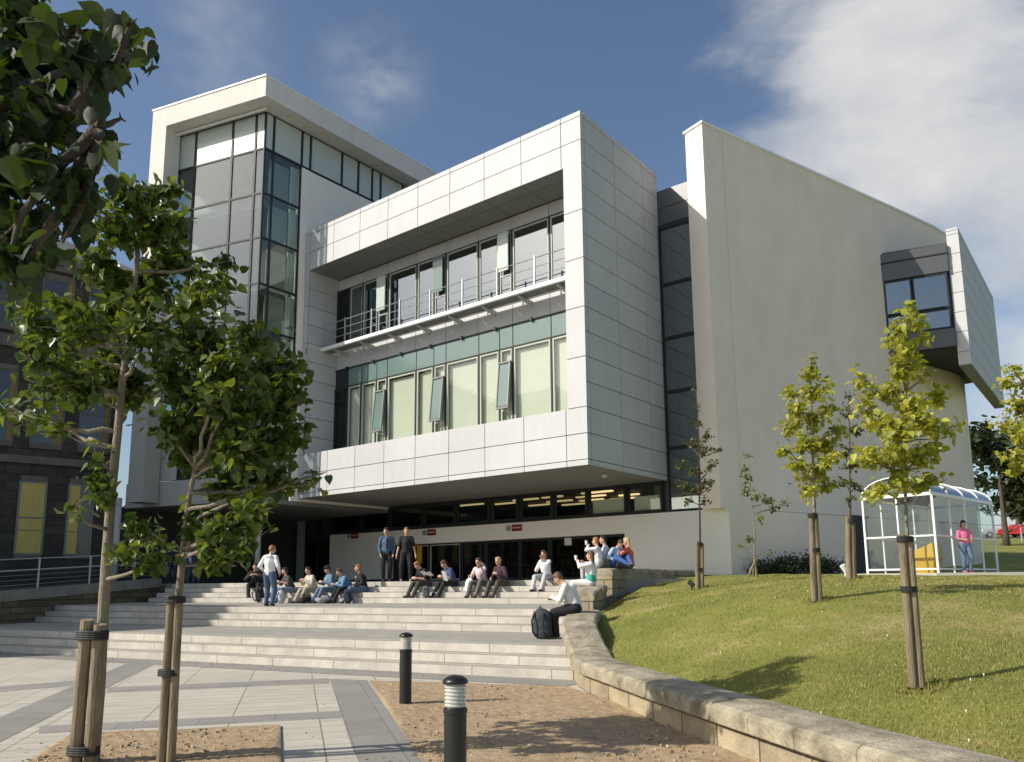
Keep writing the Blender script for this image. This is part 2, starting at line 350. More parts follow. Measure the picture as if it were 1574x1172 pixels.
def blob(px, py, spread, stretch=1.):
    """soft 0..1 weight around one direction of the sky"""
    d = ray(px, py).normalized()
    v = nd('ShaderNodeVectorMath', operation='DISTANCE'); nt.links.new(G, v.inputs[0]); v.inputs[1].default_value = d
    mr = nd('ShaderNodeMapRange', interpolation_type='SMOOTHSTEP'); nt.links.new(v.outputs['Value'], mr.inputs['Value'])
    mr.inputs['From Min'].default_value = 0; mr.inputs['From Max'].default_value = spread; mr.inputs['To Min'].default_value = 1; mr.inputs['To Max'].default_value = 0
    return mr.outputs[0]
mpg = nd('ShaderNodeMapping'); mpg.inputs['Scale'].default_value = (1, 1, 1.9); mpg.inputs['Location'].default_value = (3.1, .7, 2.2); nt.links.new(G, mpg.inputs['Vector'])
n1 = nd('ShaderNodeTexNoise'); n1.inputs['Scale'].default_value = 3.4; n1.inputs['Detail'].default_value = 9; n1.inputs['Roughness'].default_value = .56; n1.inputs['Distortion'].default_value = .35
nt.links.new(mpg.outputs[0], n1.inputs['Vector'])
n2 = nd('ShaderNodeTexNoise'); n2.inputs['Scale'].default_value = 9; n2.inputs['Detail'].default_value = 8; n2.inputs['Roughness'].default_value = .6; nt.links.new(mpg.outputs[0], n2.inputs['Vector'])
mass = math_('MULTIPLY', blob(1420, 150, .36), 1.15)
mass = math_('MAXIMUM', mass, math_('MULTIPLY', blob(1340, 70, .31), 1.15))
mass = math_('MAXIMUM', mass, math_('MULTIPLY', blob(1620, 240, .40), .95))
low = math_('MULTIPLY', blob(1620, 480, .40), .60)
mass = math_('MAXIMUM', mass, low)
wisp = math_('MULTIPLY', blob(570, 122, .085), .42)
wisp2 = math_('MULTIPLY', blob(330, 75, .10), .30)
wisps = math_('MAXIMUM', wisp, wisp2)
cov = math_('ADD', mass, math_('MULTIPLY', math_('SUBTRACT', n1.outputs['Fac'], .5), 2.3))
covm = nd('ShaderNodeMapRange', interpolation_type='SMOOTHSTEP'); nt.links.new(cov, covm.inputs['Value']); covm.inputs['From Min'].default_value = .25; covm.inputs['From Max'].default_value = 1.15
gate = math_('MULTIPLY', covm.outputs[0], math_('MULTIPLY', mass, 2.4, True), True)
wv = math_('MULTIPLY', wisps, math_('MULTIPLY', math_('SUBTRACT', n2.outputs['Fac'], .36), 3.2, True))
# general cover in the other half of the sky (behind the viewer), seen in the glass
vd = nd('ShaderNodeVectorMath', operation='DOT_PRODUCT'); nt.links.new(G, vd.inputs[0]); vd.inputs[1].default_value = (-FWD.x, -FWD.y, .15)
back = nd('ShaderNodeMapRange', interpolation_type='SMOOTHSTEP'); nt.links.new(vd.outputs['Value'], back.inputs['Value']); back.inputs['From Min'].default_value = -.2; back.inputs['From Max'].default_value = .5
bm = nd('ShaderNodeMapRange', interpolation_type='SMOOTHSTEP'); nt.links.new(n1.outputs['Fac'], bm.inputs['Value']); bm.inputs['From Min'].default_value = .48; bm.inputs['From Max'].default_value = .66
bk = math_('MULTIPLY', back.outputs[0], math_('MULTIPLY', bm.outputs[0], .32))
mask = math_('MAXIMUM', math_('MAXIMUM', gate, wv), bk, True)
mixc = nd('ShaderNodeMixRGB'); nt.links.new(mask, mixc.inputs['Fac'])
hs = nd('ShaderNodeHueSaturation'); hs.inputs['Saturation'].default_value = 1.04; hs.inputs['Value'].default_value = 1.28; nt.links.new(sky.outputs[0], hs.inputs['Color'])
nt.links.new(hs.outputs[0], mixc.inputs['Color1'])
cr_ = nd('ShaderNodeValToRGB'); nt.links.new(n2.outputs['Fac'], cr_.inputs['Fac']); cr_.color_ramp.elements[0].position = .3; cr_.color_ramp.elements[1].position = .7
SKYS = .10
CL = .74/SKYS
cr_.color_ramp.elements[0].color = (.78, .80, .85, 1); cr_.color_ramp.elements[1].color = (1, 1, .99, 1)
sc = nd('ShaderNodeVectorMath', operation='SCALE'); nt.links.new(cr_.outputs[0], sc.inputs[0]); sc.inputs['Scale'].default_value = CL
nt.links.new(sc.outputs[0], mixc.inputs['Color2'])
nt.links.new(mixc.outputs[0], bg.inputs['Color']); bg.inputs['Strength'].default_value = SKYS
sl = bpy.data.lights.new('sun', 'SUN'); sl.energy = 5.0; sl.angle = R(.55); sl.color = (1, .94, .84)
so = bpy.data.objects.new('sun', sl); col.objects.link(so); so.rotation_euler = SUN.to_track_quat('-Z', 'Y').to_euler()
scene.view_settings.view_transform = 'Standard'; scene.view_settings.look = 'None'; scene.view_settings.exposure = 0; scene.view_settings.gamma = 1
scene.render.engine = 'CYCLES'
scene.cycles.max_bounces = 8; scene.cycles.transparent_max_bounces = 16; scene.cycles.sample_clamp_indirect = 6

# ================================================================== GROUND, LANDINGS, STEPS
g = MB(); S_ = 900
g.add([(-S_, -S_, -.03), (S_, -S_, -.03), (S_, S_, -.03), (-S_, S_, -.03)], [(0, 1, 2, 3)])
struct(g, 'ground', 'paver_dk')
# plaza paving laid on the grid read off the joints (vanishing at px 455)
pd = ray(455, 897); pd = Vector((pd.x, pd.y)).normalized()
pv = MB(); pvd = Vector((pd.y, -pd.x))
def to_obj(o, d, P):
    """give a flat object its own rotated frame so that its texture follows direction d"""
    ang = math.atan2(d[1], d[0]); Rm = Matrix.Translation(Vector((P[0], P[1], 0)))@Matrix.Rotation(ang, 4, 'Z')
    o.data.transform(Rm.inverted()); o.matrix_world = Rm
base_poly = [(-40, -14), (14, -14), (14, 4), st(6, NF1+.05), st(-40, NF1+.05)]
pv.prism([tuple(p) for p in base_poly], -.02, 0); pl = struct(pv, 'plaza_paving', 'paver'); to_obj(pl, pvd, onZ(391, 1032, 0))
def gpoly(name, pts, m_, z, kind='structure', thick=.006, d=None):
    b = MB(); pp = [(p.x, p.y) if hasattr(p, 'x') else p for p in pts]
    b.prism(pp, z-thick, z); o = b.build(name, m_); o['kind'] = kind
    if d is not None: to_obj(o, d, pp[0])
    return o
def gz(x, y): return onZ(x, y, 0)
# grey paving: a diagonal band at left, a band by the planting bed, strip along the first step, two cross bands
gpoly('paving_band', [gz(200, 1018), gz(238, 1020.5), gz(0, 1141), gz(-260, 1280), gz(-300, 1240), gz(0, 1103)], 'paver_dk', .004, d=(.8, .6))
gpoly('paving_band', [gz(507, 1044), gz(564, 1046), gz(628, 1142), gz(690, 1240), gz(588, 1240), gz(540, 1148)], 'paver_dk', .004, d=(pd.x, pd.y))
gpoly('paving_strip', [st(-30, NF1-.75), st(-4.85, NF1-.75), st(-4.75, NF1), st(-30, NF1)], 'paver_dk', .008, d=(SE.x, SE.y))
for (x0, y0, x1, y1, hh) in ((165, 1057, 506, 1043, 8), (60, 1117, 545, 1092, 11), (-60, 1061, 120, 1046, 8)):
    gpoly('paving_band', [gz(x0, y0), gz(x1, y1), gz(x1, y1+hh), gz(x0, y0+hh)], 'paver_dk', .0025 if x0 > 0 else .0025, d=(pvd.x, pvd.y))
# planting beds
bedn = MB()
def grid_patch(name, pts, m_, z, amp, n=50, kind='structure'):
    """a lumpy soil sheet inside a quad of plan points"""
    b = MB(); A, B, C_, D = [Vector((p.x, p.y)) for p in pts]; r_ = random.Random(3)
    for i in range(n+1):
        for j in range(n+1):
            u, v = i/n, j/n; p = A*(1-u)*(1-v)+B*u*(1-v)+C_*u*v+D*(1-u)*v
            e = min(u, v, 1-u, 1-v); b.v.append((p.x, p.y, z+(amp*r_.random()+amp*1.5*math.sin(p.x*2.3+p.y)*.5) * (1 if e > .01 else 0)))
    for i in range(n):
        for j in range(n): a = i*(n+1)+j; b.f.append((a, a+n+1, a+n+2, a+1)); b.mi.append(0)
    o = b.build(name, m_, smooth=True); o['kind'] = kind; return o
grid_patch('planting_bed', [gz(568, 1048), gz(868, 1057), gz(1400, 1240), gz(690, 1240)], 'soil', .02, .016, 90)
grid_patch('planting_bed', [gz(108, 1131), gz(431, 1117), gz(434, 1240), gz(-60, 1240)], 'soil', .02, .016, 60)
def flight(name, n0, z0, cnt, tl, tr, tread=.34):
    """cnt solid risers rising away from the plaza; tl/tr = stair-direction extent"""
    b = MB()
    for i in range(cnt):
        a = n0+i*tread; e = n0+(i+1)*tread+.02 if i < cnt-1 else n0+(i+1)*tread
        P0, P1, P2, P3 = st(tl, a), st(tr(a), a), st(tr(e), e), st(tl, e)
        z0_, z1_ = z0-.3, z0+(i+1)*.17
        vs = [(*p, z) for z in (z0_, z1_) for p in (P0, P1, P2, P3)]
        # small nosing round
        b.add(vs, [(0, 3, 2, 1), (1, 2, 6, 5), (2, 3, 7, 6), (3, 0, 4, 7)], 0); b.add(vs, [(0, 1, 5, 4)], 0); b.add(vs, [(4, 5, 6, 7)], 1)
    o = b.build(name, ['step_stone', 'tread_stone'], bevel=.012); o['kind'] = 'structure'; to_obj(o, SE, st(0, n0)); return o
def rt_at(px): return lambda n: (lambda p: p.x*SE.x+p.y*SE.y)(stair_at(px, n))
E1 = rt_at(868)
flight('steps', NF1, 0, 3, -32, lambda n: E1(NF1)+.1, .34)
flight('steps', NF2, Z1, 3, -27.5, lambda n: rt_at(872)(NF2)+.2)
flight('steps', NF3, Z2, 4, -24.9, lambda n: rt_at(905)(NF3)+.4, .35)
def slab(name, poly, z, m_='tread_stone'):
    b = MB(); b.prism([tuple(p) for p in poly], z-.4, z); o = b.build(name, m_); o['kind'] = 'structure'; to_obj(o, SE, st(0, 10)); return o
M['landing'] = stone_mat('landing_paver', (.40, .375, .32), (.35, .33, .285), (.2, .2, .18), .9, .6, axes='xy', bump=.2, msize=.006, dirt=.2)
slab('landing', [st(-32, NF1+1.02), st(E1(NF1)+.1, NF1+1.02), st(rt_at(872)(NF2)+.2, NF2+.1), st(-32, NF2+.1)], Z1, 'landing')
slab('landing', [st(-27.5, NF2+1.02), st(rt_at(872)(NF2)+.2, NF2+1.02), st(rt_at(905)(NF3)+.4, NF3+.1), st(-27.5, NF3+.1)], Z2, 'landing')
slab('terrace', [st(-27.5, NF3+1.4), st(rt_at(905)(NF3)+.4, NF3+1.4), (-9, 24.8), (-9, 34), (-40, 34)], Z3, 'landing')

# ================================================================== LAWN
ctrl = [(onZ(895, 1000, .42), .36), (Vector((-5.2, 9.9, 0)), .40), (Vector((-3.9, 9.0, 0)), .42), (Vector((-1.5, 7.2, 0)), .45), (Vector((.6, 5.4, 0)), .50), (Vector((3, 3.2, 0)), .55),
        (dep(1410, 1035, 7), .79), (dep(1255, 913, 12), None), (dep(1308, 890, 15.5), None), (dep(1075, 905, 19), None), (dep(1155, 885, 22), 1.72),
        (Vector((-8.2, 13.2, 0)), .72), (Vector((-9.2, 15.5, 0)), 1.05), (Vector((-9.8, 19.0, 0)), 1.42), (Vector((-10.6, 22.5, 0)), 1.74), (Vector((-10.6, 24.8, 0)), 1.80),
        (dep(1440, 882, 24.5), 1.74), (dep(1335, 882, 25.5), 1.76), (dep(1535, 880, 27), 1.80), (dep(1574, 985, 9.5), None), (dep(1574, 905, 17), 1.5), (dep(1700, 1000, 8), .95), (dep(1700, 900, 18), 1.6), (dep(1250, 1000, 9.6), None), (dep(1150, 960, 12), None), (dep(1700, 885, 30), 1.85),
        (Vector((-8, 32, 0)), 1.78), (Vector((10, 40, 0)), 2.1), (Vector((10, 10, 0)), 1.4), (Vector((8, 2, 0)), .9)]
CT = [(p.x, p.y, (z if z is not None else p.z)) for p, z in ctrl]
import numpy as np
_P = np.array(CT); _n = len(_P)
def _phi(r2): return .5*r2*np.log(r2+1e-9)
_D = ((_P[:, None, :2]-_P[None, :, :2])**2).sum(-1); _K = _phi(_D)+np.eye(_n)*2.5
_A = np.zeros((_n+3, _n+3)); _A[:_n, :_n] = _K; _A[:_n, _n] = 1; _A[:_n, _n+1:] = _P[:, :2]; _A[_n, :_n] = 1; _A[_n+1:, :_n] = _P[:, :2].T
_W = np.linalg.solve(_A, np.concatenate([_P[:, 2], np.zeros(3)]))
def lawn_z(x, y):
    r2 = (_P[:, 0]-x)**2+(_P[:, 1]-y)**2
    return float(_phi(r2)@_W[:_n]+_W[_n]+_W[_n+1]*x+_W[_n+2]*y)
b = MB(); NX, NY = 150, 190
inner = [(5.0, -2.2), (-1.5, 6.2), (-4.3, 8.75), (-6.4, 10.5), (-7.6, 11.4), (-8.35, 12.2), (-9.2, 14.0), (-9.55, 15.6), (-10.5, 18.5), (-11.6, 21), (-12.6, 24.9), (-12.6, 60)]
def wall_x(y):
    if y <= inner[0][1]: return inner[0][0]
    for (x0, y0), (x1, y1) in zip(inner, inner[1:]):
        if y0 <= y <= y1: return x0+(x1-x0)*(y-y0)/(y1-y0)
    return inner[-1][0]
ys = [-2.2+(27.6+2.2)*(j/NY) for j in range(NY+1)]
for j, y in enumerate(ys):
    x0 = wall_x(y); x1 = 16
    for i in range(NX+1):
        x = x0+(x1-x0)*(i/NX)**1.35
        b.v.append((x, y, lawn_z(x, y)+.018*math.sin(x*3.1+y*1.3)*math.sin(y*2.7-x*.8)))
for j in range(NY):
    for i in range(NX): a = j*(NX+1)+i; b.f.append((a, a+1, a+NX+2, a+NX+1)); b.mi.append(0)
struct(b, 'lawn', 'grass', smooth=True)
# grass blades scattered over the near lawn
b = MB(); r_ = random.Random(5); cnt = 0
while cnt < 52000:
    d_ = math.exp(r_.uniform(math.log(3.6), math.log(24))); px = r_.uniform(820, 1660); rr = ray(px, 900); k_ = d_/math.hypot(rr.x, rr.y); p = Vector((rr.x*k_, rr.y*k_, 0))
    if p.y > 27 or p.y < -2 or p.x < wall_x(p.y)+.04 or p.x > 15: continue
    cnt += 1; zz = lawn_z(p.x, p.y)+.018*math.sin(p.x*3.1+p.y*1.3)*math.sin(p.y*2.7-p.x*.8); a = r_.random()*6.283; p.z = zz; h = r_.uniform(.012, .03)*(1+d_*.02); wd = .003+d_*.0004
    c_, s_ = math.cos(a)*wd, math.sin(a)*wd; lx, ly = r_.uniform(-.02, .02), r_.uniform(-.02, .02)
    b.add([(p.x-c_, p.y-s_, zz-.004), (p.x+c_, p.y+s_, zz-.004), (p.x+lx, p.y+ly, zz+h)], [(0, 1, 2)])
o = b.build('grass', 'blades'); o['kind'] = 'stuff'; tagt(o, 'short mown green grass on the sloping lawn', 'grass')
# land behind: path, far lawn, drive
b = MB()
pth = [dep(1180, 884, 26.5), dep(1330, 882.5, 24.2), dep(1440, 882, 23.0), dep(1600, 882, 22.5), dep(1750, 882, 24), dep(1750, 880, 29), dep(1330, 880, 28.5)]
b.prism([(p.x, p.y) for p in pth], 1.4, 1.80); struct(b, 'path', 'path')
def far_h(x, y): return 1.74+max(0., x*FWD.x+y*FWD.y-28)*.073
b = MB(); NN = 40
for j in range(NN+1):
    for i in range(NN+1):
        y = 27.5+(j/NN)**1.5*170; x = -11.2+(i/NN)*150-max(0, (y-45))*.4
        h = far_h(x, y)
        b.v.append((x, y, h))
for j in range(NN):
    for i in range(NN): a = j*(NN+1)+i; b.f.append((a, a+1, a+NN+2, a+NN+1)); b.mi.append(0)
struct(b, 'far_lawn', 'grass', smooth=True)

# ================================================================== THE MODERN BUILDING
BLD = thing('university_building', (-20, 24, Z3), 'modern white and silver building with glazed corner tower and projecting box', 'building')
def quadpanels(mb, plane, c, us, vs, out, gap=.022, th=.03, mi=0, skip=None):
    """separate flat panels. plane 'x','y' or 'z' at coordinate c; out=+1/-1 side they stand proud of c"""
    for i in range(len(us)-1):
        for j in range(len(vs)-1):
            if skip and skip(i, j): continue
            u0, u1, v0, v1 = us[i]+gap/2, us[i+1]-gap/2, vs[j]+gap/2, vs[j+1]-gap/2
            a, b_ = c, c+out*th
            if plane == 'y': mb.box((u0, a, v0), (u1, b_, v1), mi)
            elif plane == 'x': mb.box((a, u0, v0), (b_, u1, v1), mi)
            else: mb.box((u0, v0, a), (u1, v1, b_), mi)
JX = [-13.48-1.665*k for k in range(9)][::-1]; JX[0] = -27.0+.28; JX = [-27.0]+JX
ROWS = [5.33+.815*k for k in range(14)]+[16.70]
ROWS = [5.33+(16.68-5.33)/14*k for k in range(15)]
P1_ = ROWS[2]; SILL = ROWS[2]+.02
# office wing: cladding = panels over a dark backing
b = MB()
e = .03   # backing set behind panels
top0, top1 = 15.05, 16.88
# backing solids
b.box((-27, YB+e, top0+e), (XB-e, 25.1, top1-.02), 1)              # roof slab and beam
b.box((-27, YB+e, 5.14+e), (XB-e, 24.86, 5.75), 1)                 # floor
b.box((-27, YB+e, 5.7), (XB-e, YB+.5, SILL-.03), 1)                # bottom beam
b.box((-13.42+e, YB+e, 5.7), (XB-e, 25.1, top1-.05), 1)            # right wall
b.box((-27, YB+e, 5.7), (XL-e, 24.9, top1-.05), 1)                 # left wall
b.box((-26.72, 24.6, 5.7), (-13.4, 24.85, top1-.05), 2)            # back of the rooms
b.box((XL, YR+.05, 10.87), (-13.4, 24.6, 11.72), 1)                # middle floor
b.box((XL, YR+.05, 14.55), (-13.4, YR+.3, top0+.1), 1)
# front face panels
quadpanels(b, 'y', YB+e, JX+[XB], [top0, 15.86, 16.68, top1], -1)
quadpanels(b, 'y', YB+e, JX+[XB], [5.14, 5.33, ROWS[1], SILL], -1)
quadpanels(b, 'y', YB+e, [-13.42, XB], [SILL]+ROWS[4::2][:5]+[top0], -1)
quadpanels(b, 'y', YB+e, [-27, XL], [SILL]+ROWS[4::2][:5]+[top0], -1)
# side face
quadpanels(b, 'x', XB-e, [YB+e, 20.02, 21.9, 23.9, 25.05], [5.14]+ROWS+[top1], 1)
# reveals, soffits, sill
quadpanels(b, 'x', XL-e, [YB+e+.01, YR+.04], [SILL]+ROWS[3:14]+[top0], 1)
quadpanels(b, 'x', -13.42+e, [YB+e+.01, YR+.04], [SILL]+ROWS[3:14]+[top0], -1)
quadpanels(b, 'z', top0+e, JX[1:], [YB+e, 20.45, YR], -1, mi=3)
quadpanels(b, 'z', 5.14+e, JX+[XB], [YB+e, 21.3, 23.1, 24.84], -1, mi=4, gap=.01)
b.box((XL, YB+.02, SILL-.03), (-13.42, YR+.1, SILL), 0)
# recess band panels
quadpanels(b, 'y', YR+.05, JX[1:], [14.53, top0-.01], -1)
quadpanels(b, 'y', YR+.05, JX[1:], [10.85, 11.75], -1)
WING = b.build('office_wing', ['panel', 'void', 'dim_room', 'soffit', 'soffit_dk'], BLD, bevel=.004, label='silver panelled box wing with a deep glazed recess')
def window(parent, x0, x1, z0, z1, y, gl, frame='frame_lt', outer='frame_dk', name='window', ft=.055, bars=(), depth=.09):
    """a framed window in a wall that faces -Y"""
    m_ = MB()
    def fr(a0, a1, b0, b1, t, ya, yb, mi):
        m_.box((a0, ya, b0), (a0+t, yb, b1), mi); m_.box((a1-t, ya, b0), (a1, yb, b1), mi)
        m_.box((a0+t, ya, b0), (a1-t, yb, b0+t), mi); m_.box((a0+t, ya, b1-t), (a1-t, yb, b1), mi)
    fr(x0, x1, z0, z1, .035, y-.03, y+depth, 1)
    fr(x0+.037, x1-.037, z0+.037, z1-.037, ft, y+.0, y+depth-.02, 0)
    for zb in bars: m_.box((x0+.037+ft, y, zb-.03), (x1-.037-ft, y+depth-.02, zb+.03), 0)
    o = m_.build(name, [frame, outer], parent)
    p_ = MB(); p_.box((x0+.037+ft-.005, y+.03, z0+.037+ft-.005), (x1-.037-ft+.005, y+.042, z1-.037-ft+.005)); 
    return o, p_
def pane_join(o, p_, gl):
    """put the pane into the window mesh as a further material"""
    me = o.data; bm = bmesh.new(); bm.from_mesh(me); k = len(me.materials)
    vs = [bm.verts.new(v) for v in p_.v]
    for f in p_.f:
        ff = bm.faces.new([vs[i] for i in f]); ff.material_index = k
    me.materials.append(M[gl]); bm.to_mesh(me); bm.free()
units = [(-26.72, -25.87, 'dark'), (-25.87, -25.0, 'small'), (-25.0, -24.05, 'small'), (-24.05, -23.4, 'vent'), (-23.4, -21.72, 'large'), (-21.72, -20.75, 'small'), (-20.75, -20.1, 'vent'),
         (-20.1, -18.42, 'large'), (-18.42, -17.42, 'small'), (-17.42, -16.8, 'vent'), (-16.8, -15.1, 'large'), (-15.1, -13.43, 'small')]
for x0, x1, k in units:
    # upper storey
    if k == 'dark': o, p_ = window(WING, x0, x1, 11.77, 14.52, YR, 'glass_dk', frame='frame_dk'); pane_join(o, p_, 'glass_dk')
    elif k == 'vent':
        o, p_ = window(WING, x0, x1, 11.77, 14.52, YR, 'glass_up', bars=(12.82,)); pane_join(o, p_, 'glass_up')
        m_ = MB(); m_.box((x0+.07, YR-.16, 12.95), (x1-.07, YR-.11, 14.44)); m_.box((x0+.16, YR-.11, 13.1), (x1-.16, YR-.02, 13.16)); m_.box((x0+.16, YR-.11, 14.2), (x1-.16, YR-.02, 14.26))
        m_.build('opened_vent', 'spandrel_white' if x0 != -20.75 else 'spandrel', WING)  # pale vent colour stands in for sky mirrored in the open glass
    else: o, p_ = window(WING, x0, x1, 11.77, 14.52, YR, 'glass_up'); pane_join(o, p_, 'glass_up')
    # lower storey: green glass strip above, blinds behind
    m_ = MB(); m_.box((x0+.02, YR+.01, 10.07), (x1-.02, YR+.05, 10.83)); m_.build('glass_strip', 'spandrel' if k != 'dark' else 'frame_dk', WING)
    if k == 'dark': o, p_ = window(WING, x0, x1, SILL+.02, 10.05, YR, 'glass_dk', frame='frame_dk', bars=(9.45,)); pane_join(o, p_, 'glass_dk')
    else:
        bars = (7.75, 9.5) if k == 'vent' else ()
        o, p_ = window(WING, x0, x1, SILL+.02, 10.05, YR, 'glass', bars=bars, ft=.07); pane_join(o, p_, 'glass')
        m_ = MB(); nv = max(3, int((x1-x0)/.11))
        for q in range(nv):
            a0 = x0+.04+(x1-x0-.08)*q/nv; a1 = x0+.04+(x1-x0-.08)*(q+1)/nv
            m_.add([(a0, YR+.16, SILL+.06), (a1-.004, YR+.185, SILL+.06), (a1-.004, YR+.185, 9.92), (a0, YR+.16, 9.92), (a0, YR+.19, SILL+.06), (a1-.004, YR+.2, SILL+.06), (a1-.004, YR+.2, 9.92), (a0, YR+.19, 9.92)],
                   [(0, 1, 2, 3), (5, 4, 7, 6), (0, 3, 7, 4), (1, 5, 6, 2), (3, 2, 6, 7), (0, 4, 5, 1)])
        m_.build('blind', 'blind', WING)
        if k == 'vent':
            m_ = MB(); zt, zb = 9.42, 7.85
            m_.add([(x0+.08, YR-.06, zt), (x1-.08, YR-.06, zt), (x1-.08, YR-.22, zb), (x0+.08, YR-.22, zb), (x0+.08, YR-.10, zt), (x1-.08, YR-.10, zt), (x1-.08, YR-.26, zb), (x0+.08, YR-.26, zb)],
                   [(0, 1, 2, 3), (7, 6, 5, 4), (0, 4, 5, 1), (1, 5, 6, 2), (2, 6, 7, 3), (3, 7, 4, 0)], 0)
            fa = lambda x_, s_: [(x_, YR-.05, zt+.03), (x_+s_, YR-.05, zt+.03), (x_+s_, YR-.20, zb-.03), (x_, YR-.20, zb-.03), (x_, YR-.13, zt+.03), (x_+s_, YR-.13, zt+.03), (x_+s_, YR-.29, zb-.03), (x_, YR-.29, zb-.03)]
            for x_ in (x0+.03, x1-.08): m_.add(fa(x_, .05), [(0, 1, 2, 3), (7, 6, 5, 4), (0, 4, 5, 1), (1, 5, 6, 2), (2, 6, 7, 3), (3, 7, 4, 0)], 1)
            m_.box((x0+.03, YR-.29, zb-.10), (x1-.03, YR-.19, zb-.03), 1); m_.box((x0+.03, YR-.14, zt+.03), (x1-.03, YR-.02, zt+.09), 1)
            m_.build('opened_vent', ['spandrel', 'soffit'], WING)
# drip rail with small brackets over the lower windows
m_ = MB(); m_.tube([(XL, YR-.04, 10.86), (-13.43, YR-.04, 10.86)], .022, 6)
for k in range(8): m_.box((-25.9+k*1.665-.05, YR-.10, 10.80), (-25.9+k*1.665+.05, YR+.02, 10.92))
m_.build('drip_rail', 'frame_dk', WING)
# balcony
m_ = MB(); YD = 20.52; zD = 11.58
m_.box((XL+.02, YD, zD), (-13.44, YD+.12, zD+.13), 1); m_.box((XL+.02, YD+.62, zD-.02), (-13.44, YD+.70, zD+.06), 1)
for k in range(9):
    x = -25.95+k*1.665
    if x > -13.5: break
    m_.add([(x-.04, YR, zD-.22), (x+.04, YR, zD-.22), (x+.04, YR, zD-.01), (x-.04, YR, zD-.01), (x-.04, YD+.14, zD-.06), (x+.04, YD+.14, zD-.06), (x+.04, YD+.14, zD-.01), (x-.04, YD+.14, zD-.01)],
           [(0, 1, 2, 3), (5, 4, 7, 6), (0, 4, 5, 1), (3, 2, 6, 7), (0, 3, 7, 4), (1, 5, 6, 2)], 0)
    for s_ in range(8): m_.box((x-.80, YD+.13+.062*s_, zD+.01), (x+.83, YD+.13+.062*s_+.045, zD+.045), 2)
BAL = m_.build('balcony', ['frame_lt', 'coping_white', 'soffit'], WING)
m_ = MB()
for k in range(8):
    x = -25.95+k*1.665+.78; m_.box((x-.018, YD+.02, zD+.1), (x+.018, YD+.08, zD+1.2))
for hh in (.45, .78, 1.12): m_.tube([(XL+.05, YD+.05, zD+hh), (-13.45, YD+.05, zD+hh)], .013 if hh < 1 else .018, 6)
m_.build('balcony_rail', 'steel', WING)
m_ = MB()
c = onZ(929, 728, 5.12); m_.lathe((c.x, c.y, 4.97), [(.04, 0), (.09, .03), (.10, .10), (.05, .17)], 14); m_.build('ceiling_fitting', 'lens', WING)

# dark slot between the wing and the tall wall
b = MB(); b.box((XB-.6, 25.1, Z3), (-11.05, 25.6, 16.16), 0)
quadpanels(b, 'y', 25.1, [XB+.0, -11.35], [14.78, 15.45, 16.18], -1, mi=0, gap=.03)
b.box((XB, 24.98, 14.62), (-11.35, 25.1, 14.76), 1)
SLOT = b.build('link_wall', ['panel_dk', 'frame_dk'], BLD, label='dark glazed slot between the silver box and the tall wall')
zz = [4.05, 6.3, 8.35, 10.35, 12.4, 14.6]
for a0, a1 in zip(zz, zz[1:]):
    o, p_ = window(SLOT, XB+.03, -11.35, a0, a1, 24.98, 'glass_dk', frame='frame_dk', ft=.03); pane_join(o, p_, 'glass_up')
# podium: pale wall with a long shop opening, windows over it
b = MB(); PT = 4.02; op0, op1, opz = -26.9, -14.44, 3.36
b.box((-31.17, YP, Z3+.12), (op0, YP+.4, PT), 0); b.box((op0, YP, opz), (op1, YP+.4, PT), 0); b.box((op1, YP, Z3+.12), (-10.42, YP+.4, PT), 0)
b.box((-31.17, YP+.03, Z3-.3), (op0, YP+.38, Z3+.12), 1); b.box((op1, YP+.03, Z3-.3), (-10.42, YP+.38, Z3+.12), 1)
PODW = b.build('podium_wall', ['podium', 'frame_dk'], BLD, label='pale wall under the clerestory windows')
WXs = [-31.17, -28.9, -26.94, -24.74, -22.77, -20.83, -19.32, -17.61, -16.02, -14.33, -12.84]
for i, (a0, a1) in enumerate(zip(WXs, WXs[1:])):
    o, p_ = window(PODW, a0+.02, a1-.02, PT+.03, 5.12, YP+.04, 'glass_dk', frame='frame_dk', ft=.11 if i < 7 else .07); pane_join(o, p_, 'glass' if i > 7 else 'glass_dk')
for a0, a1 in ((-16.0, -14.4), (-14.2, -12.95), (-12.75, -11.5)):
    m_ = MB(); m_.box((a0+.12, YP+.16, PT+.1), (a1-.12, YP+.18, 4.68)); m_.build('blind', 'blind', PODW)  # pale panels added to imitate bright sky seen through these panes, not real blinds
# shop front
SX = [op0, -25.9, -24.6, -22.7, -21.3, -19.5, -18.0, -16.3, op1]
for i, (a0, a1) in enumerate(zip(SX, SX[1:])):
    o, p_ = window(PODW, a0+.01, a1-.01, Z3+.03, opz-.01, YP+.30, 'glass_dk', frame='frame_lt' if i in (1, 2) else 'frame_dk', ft=.05, name='shop_window'); pane_join(o, p_, 'glass_dk')
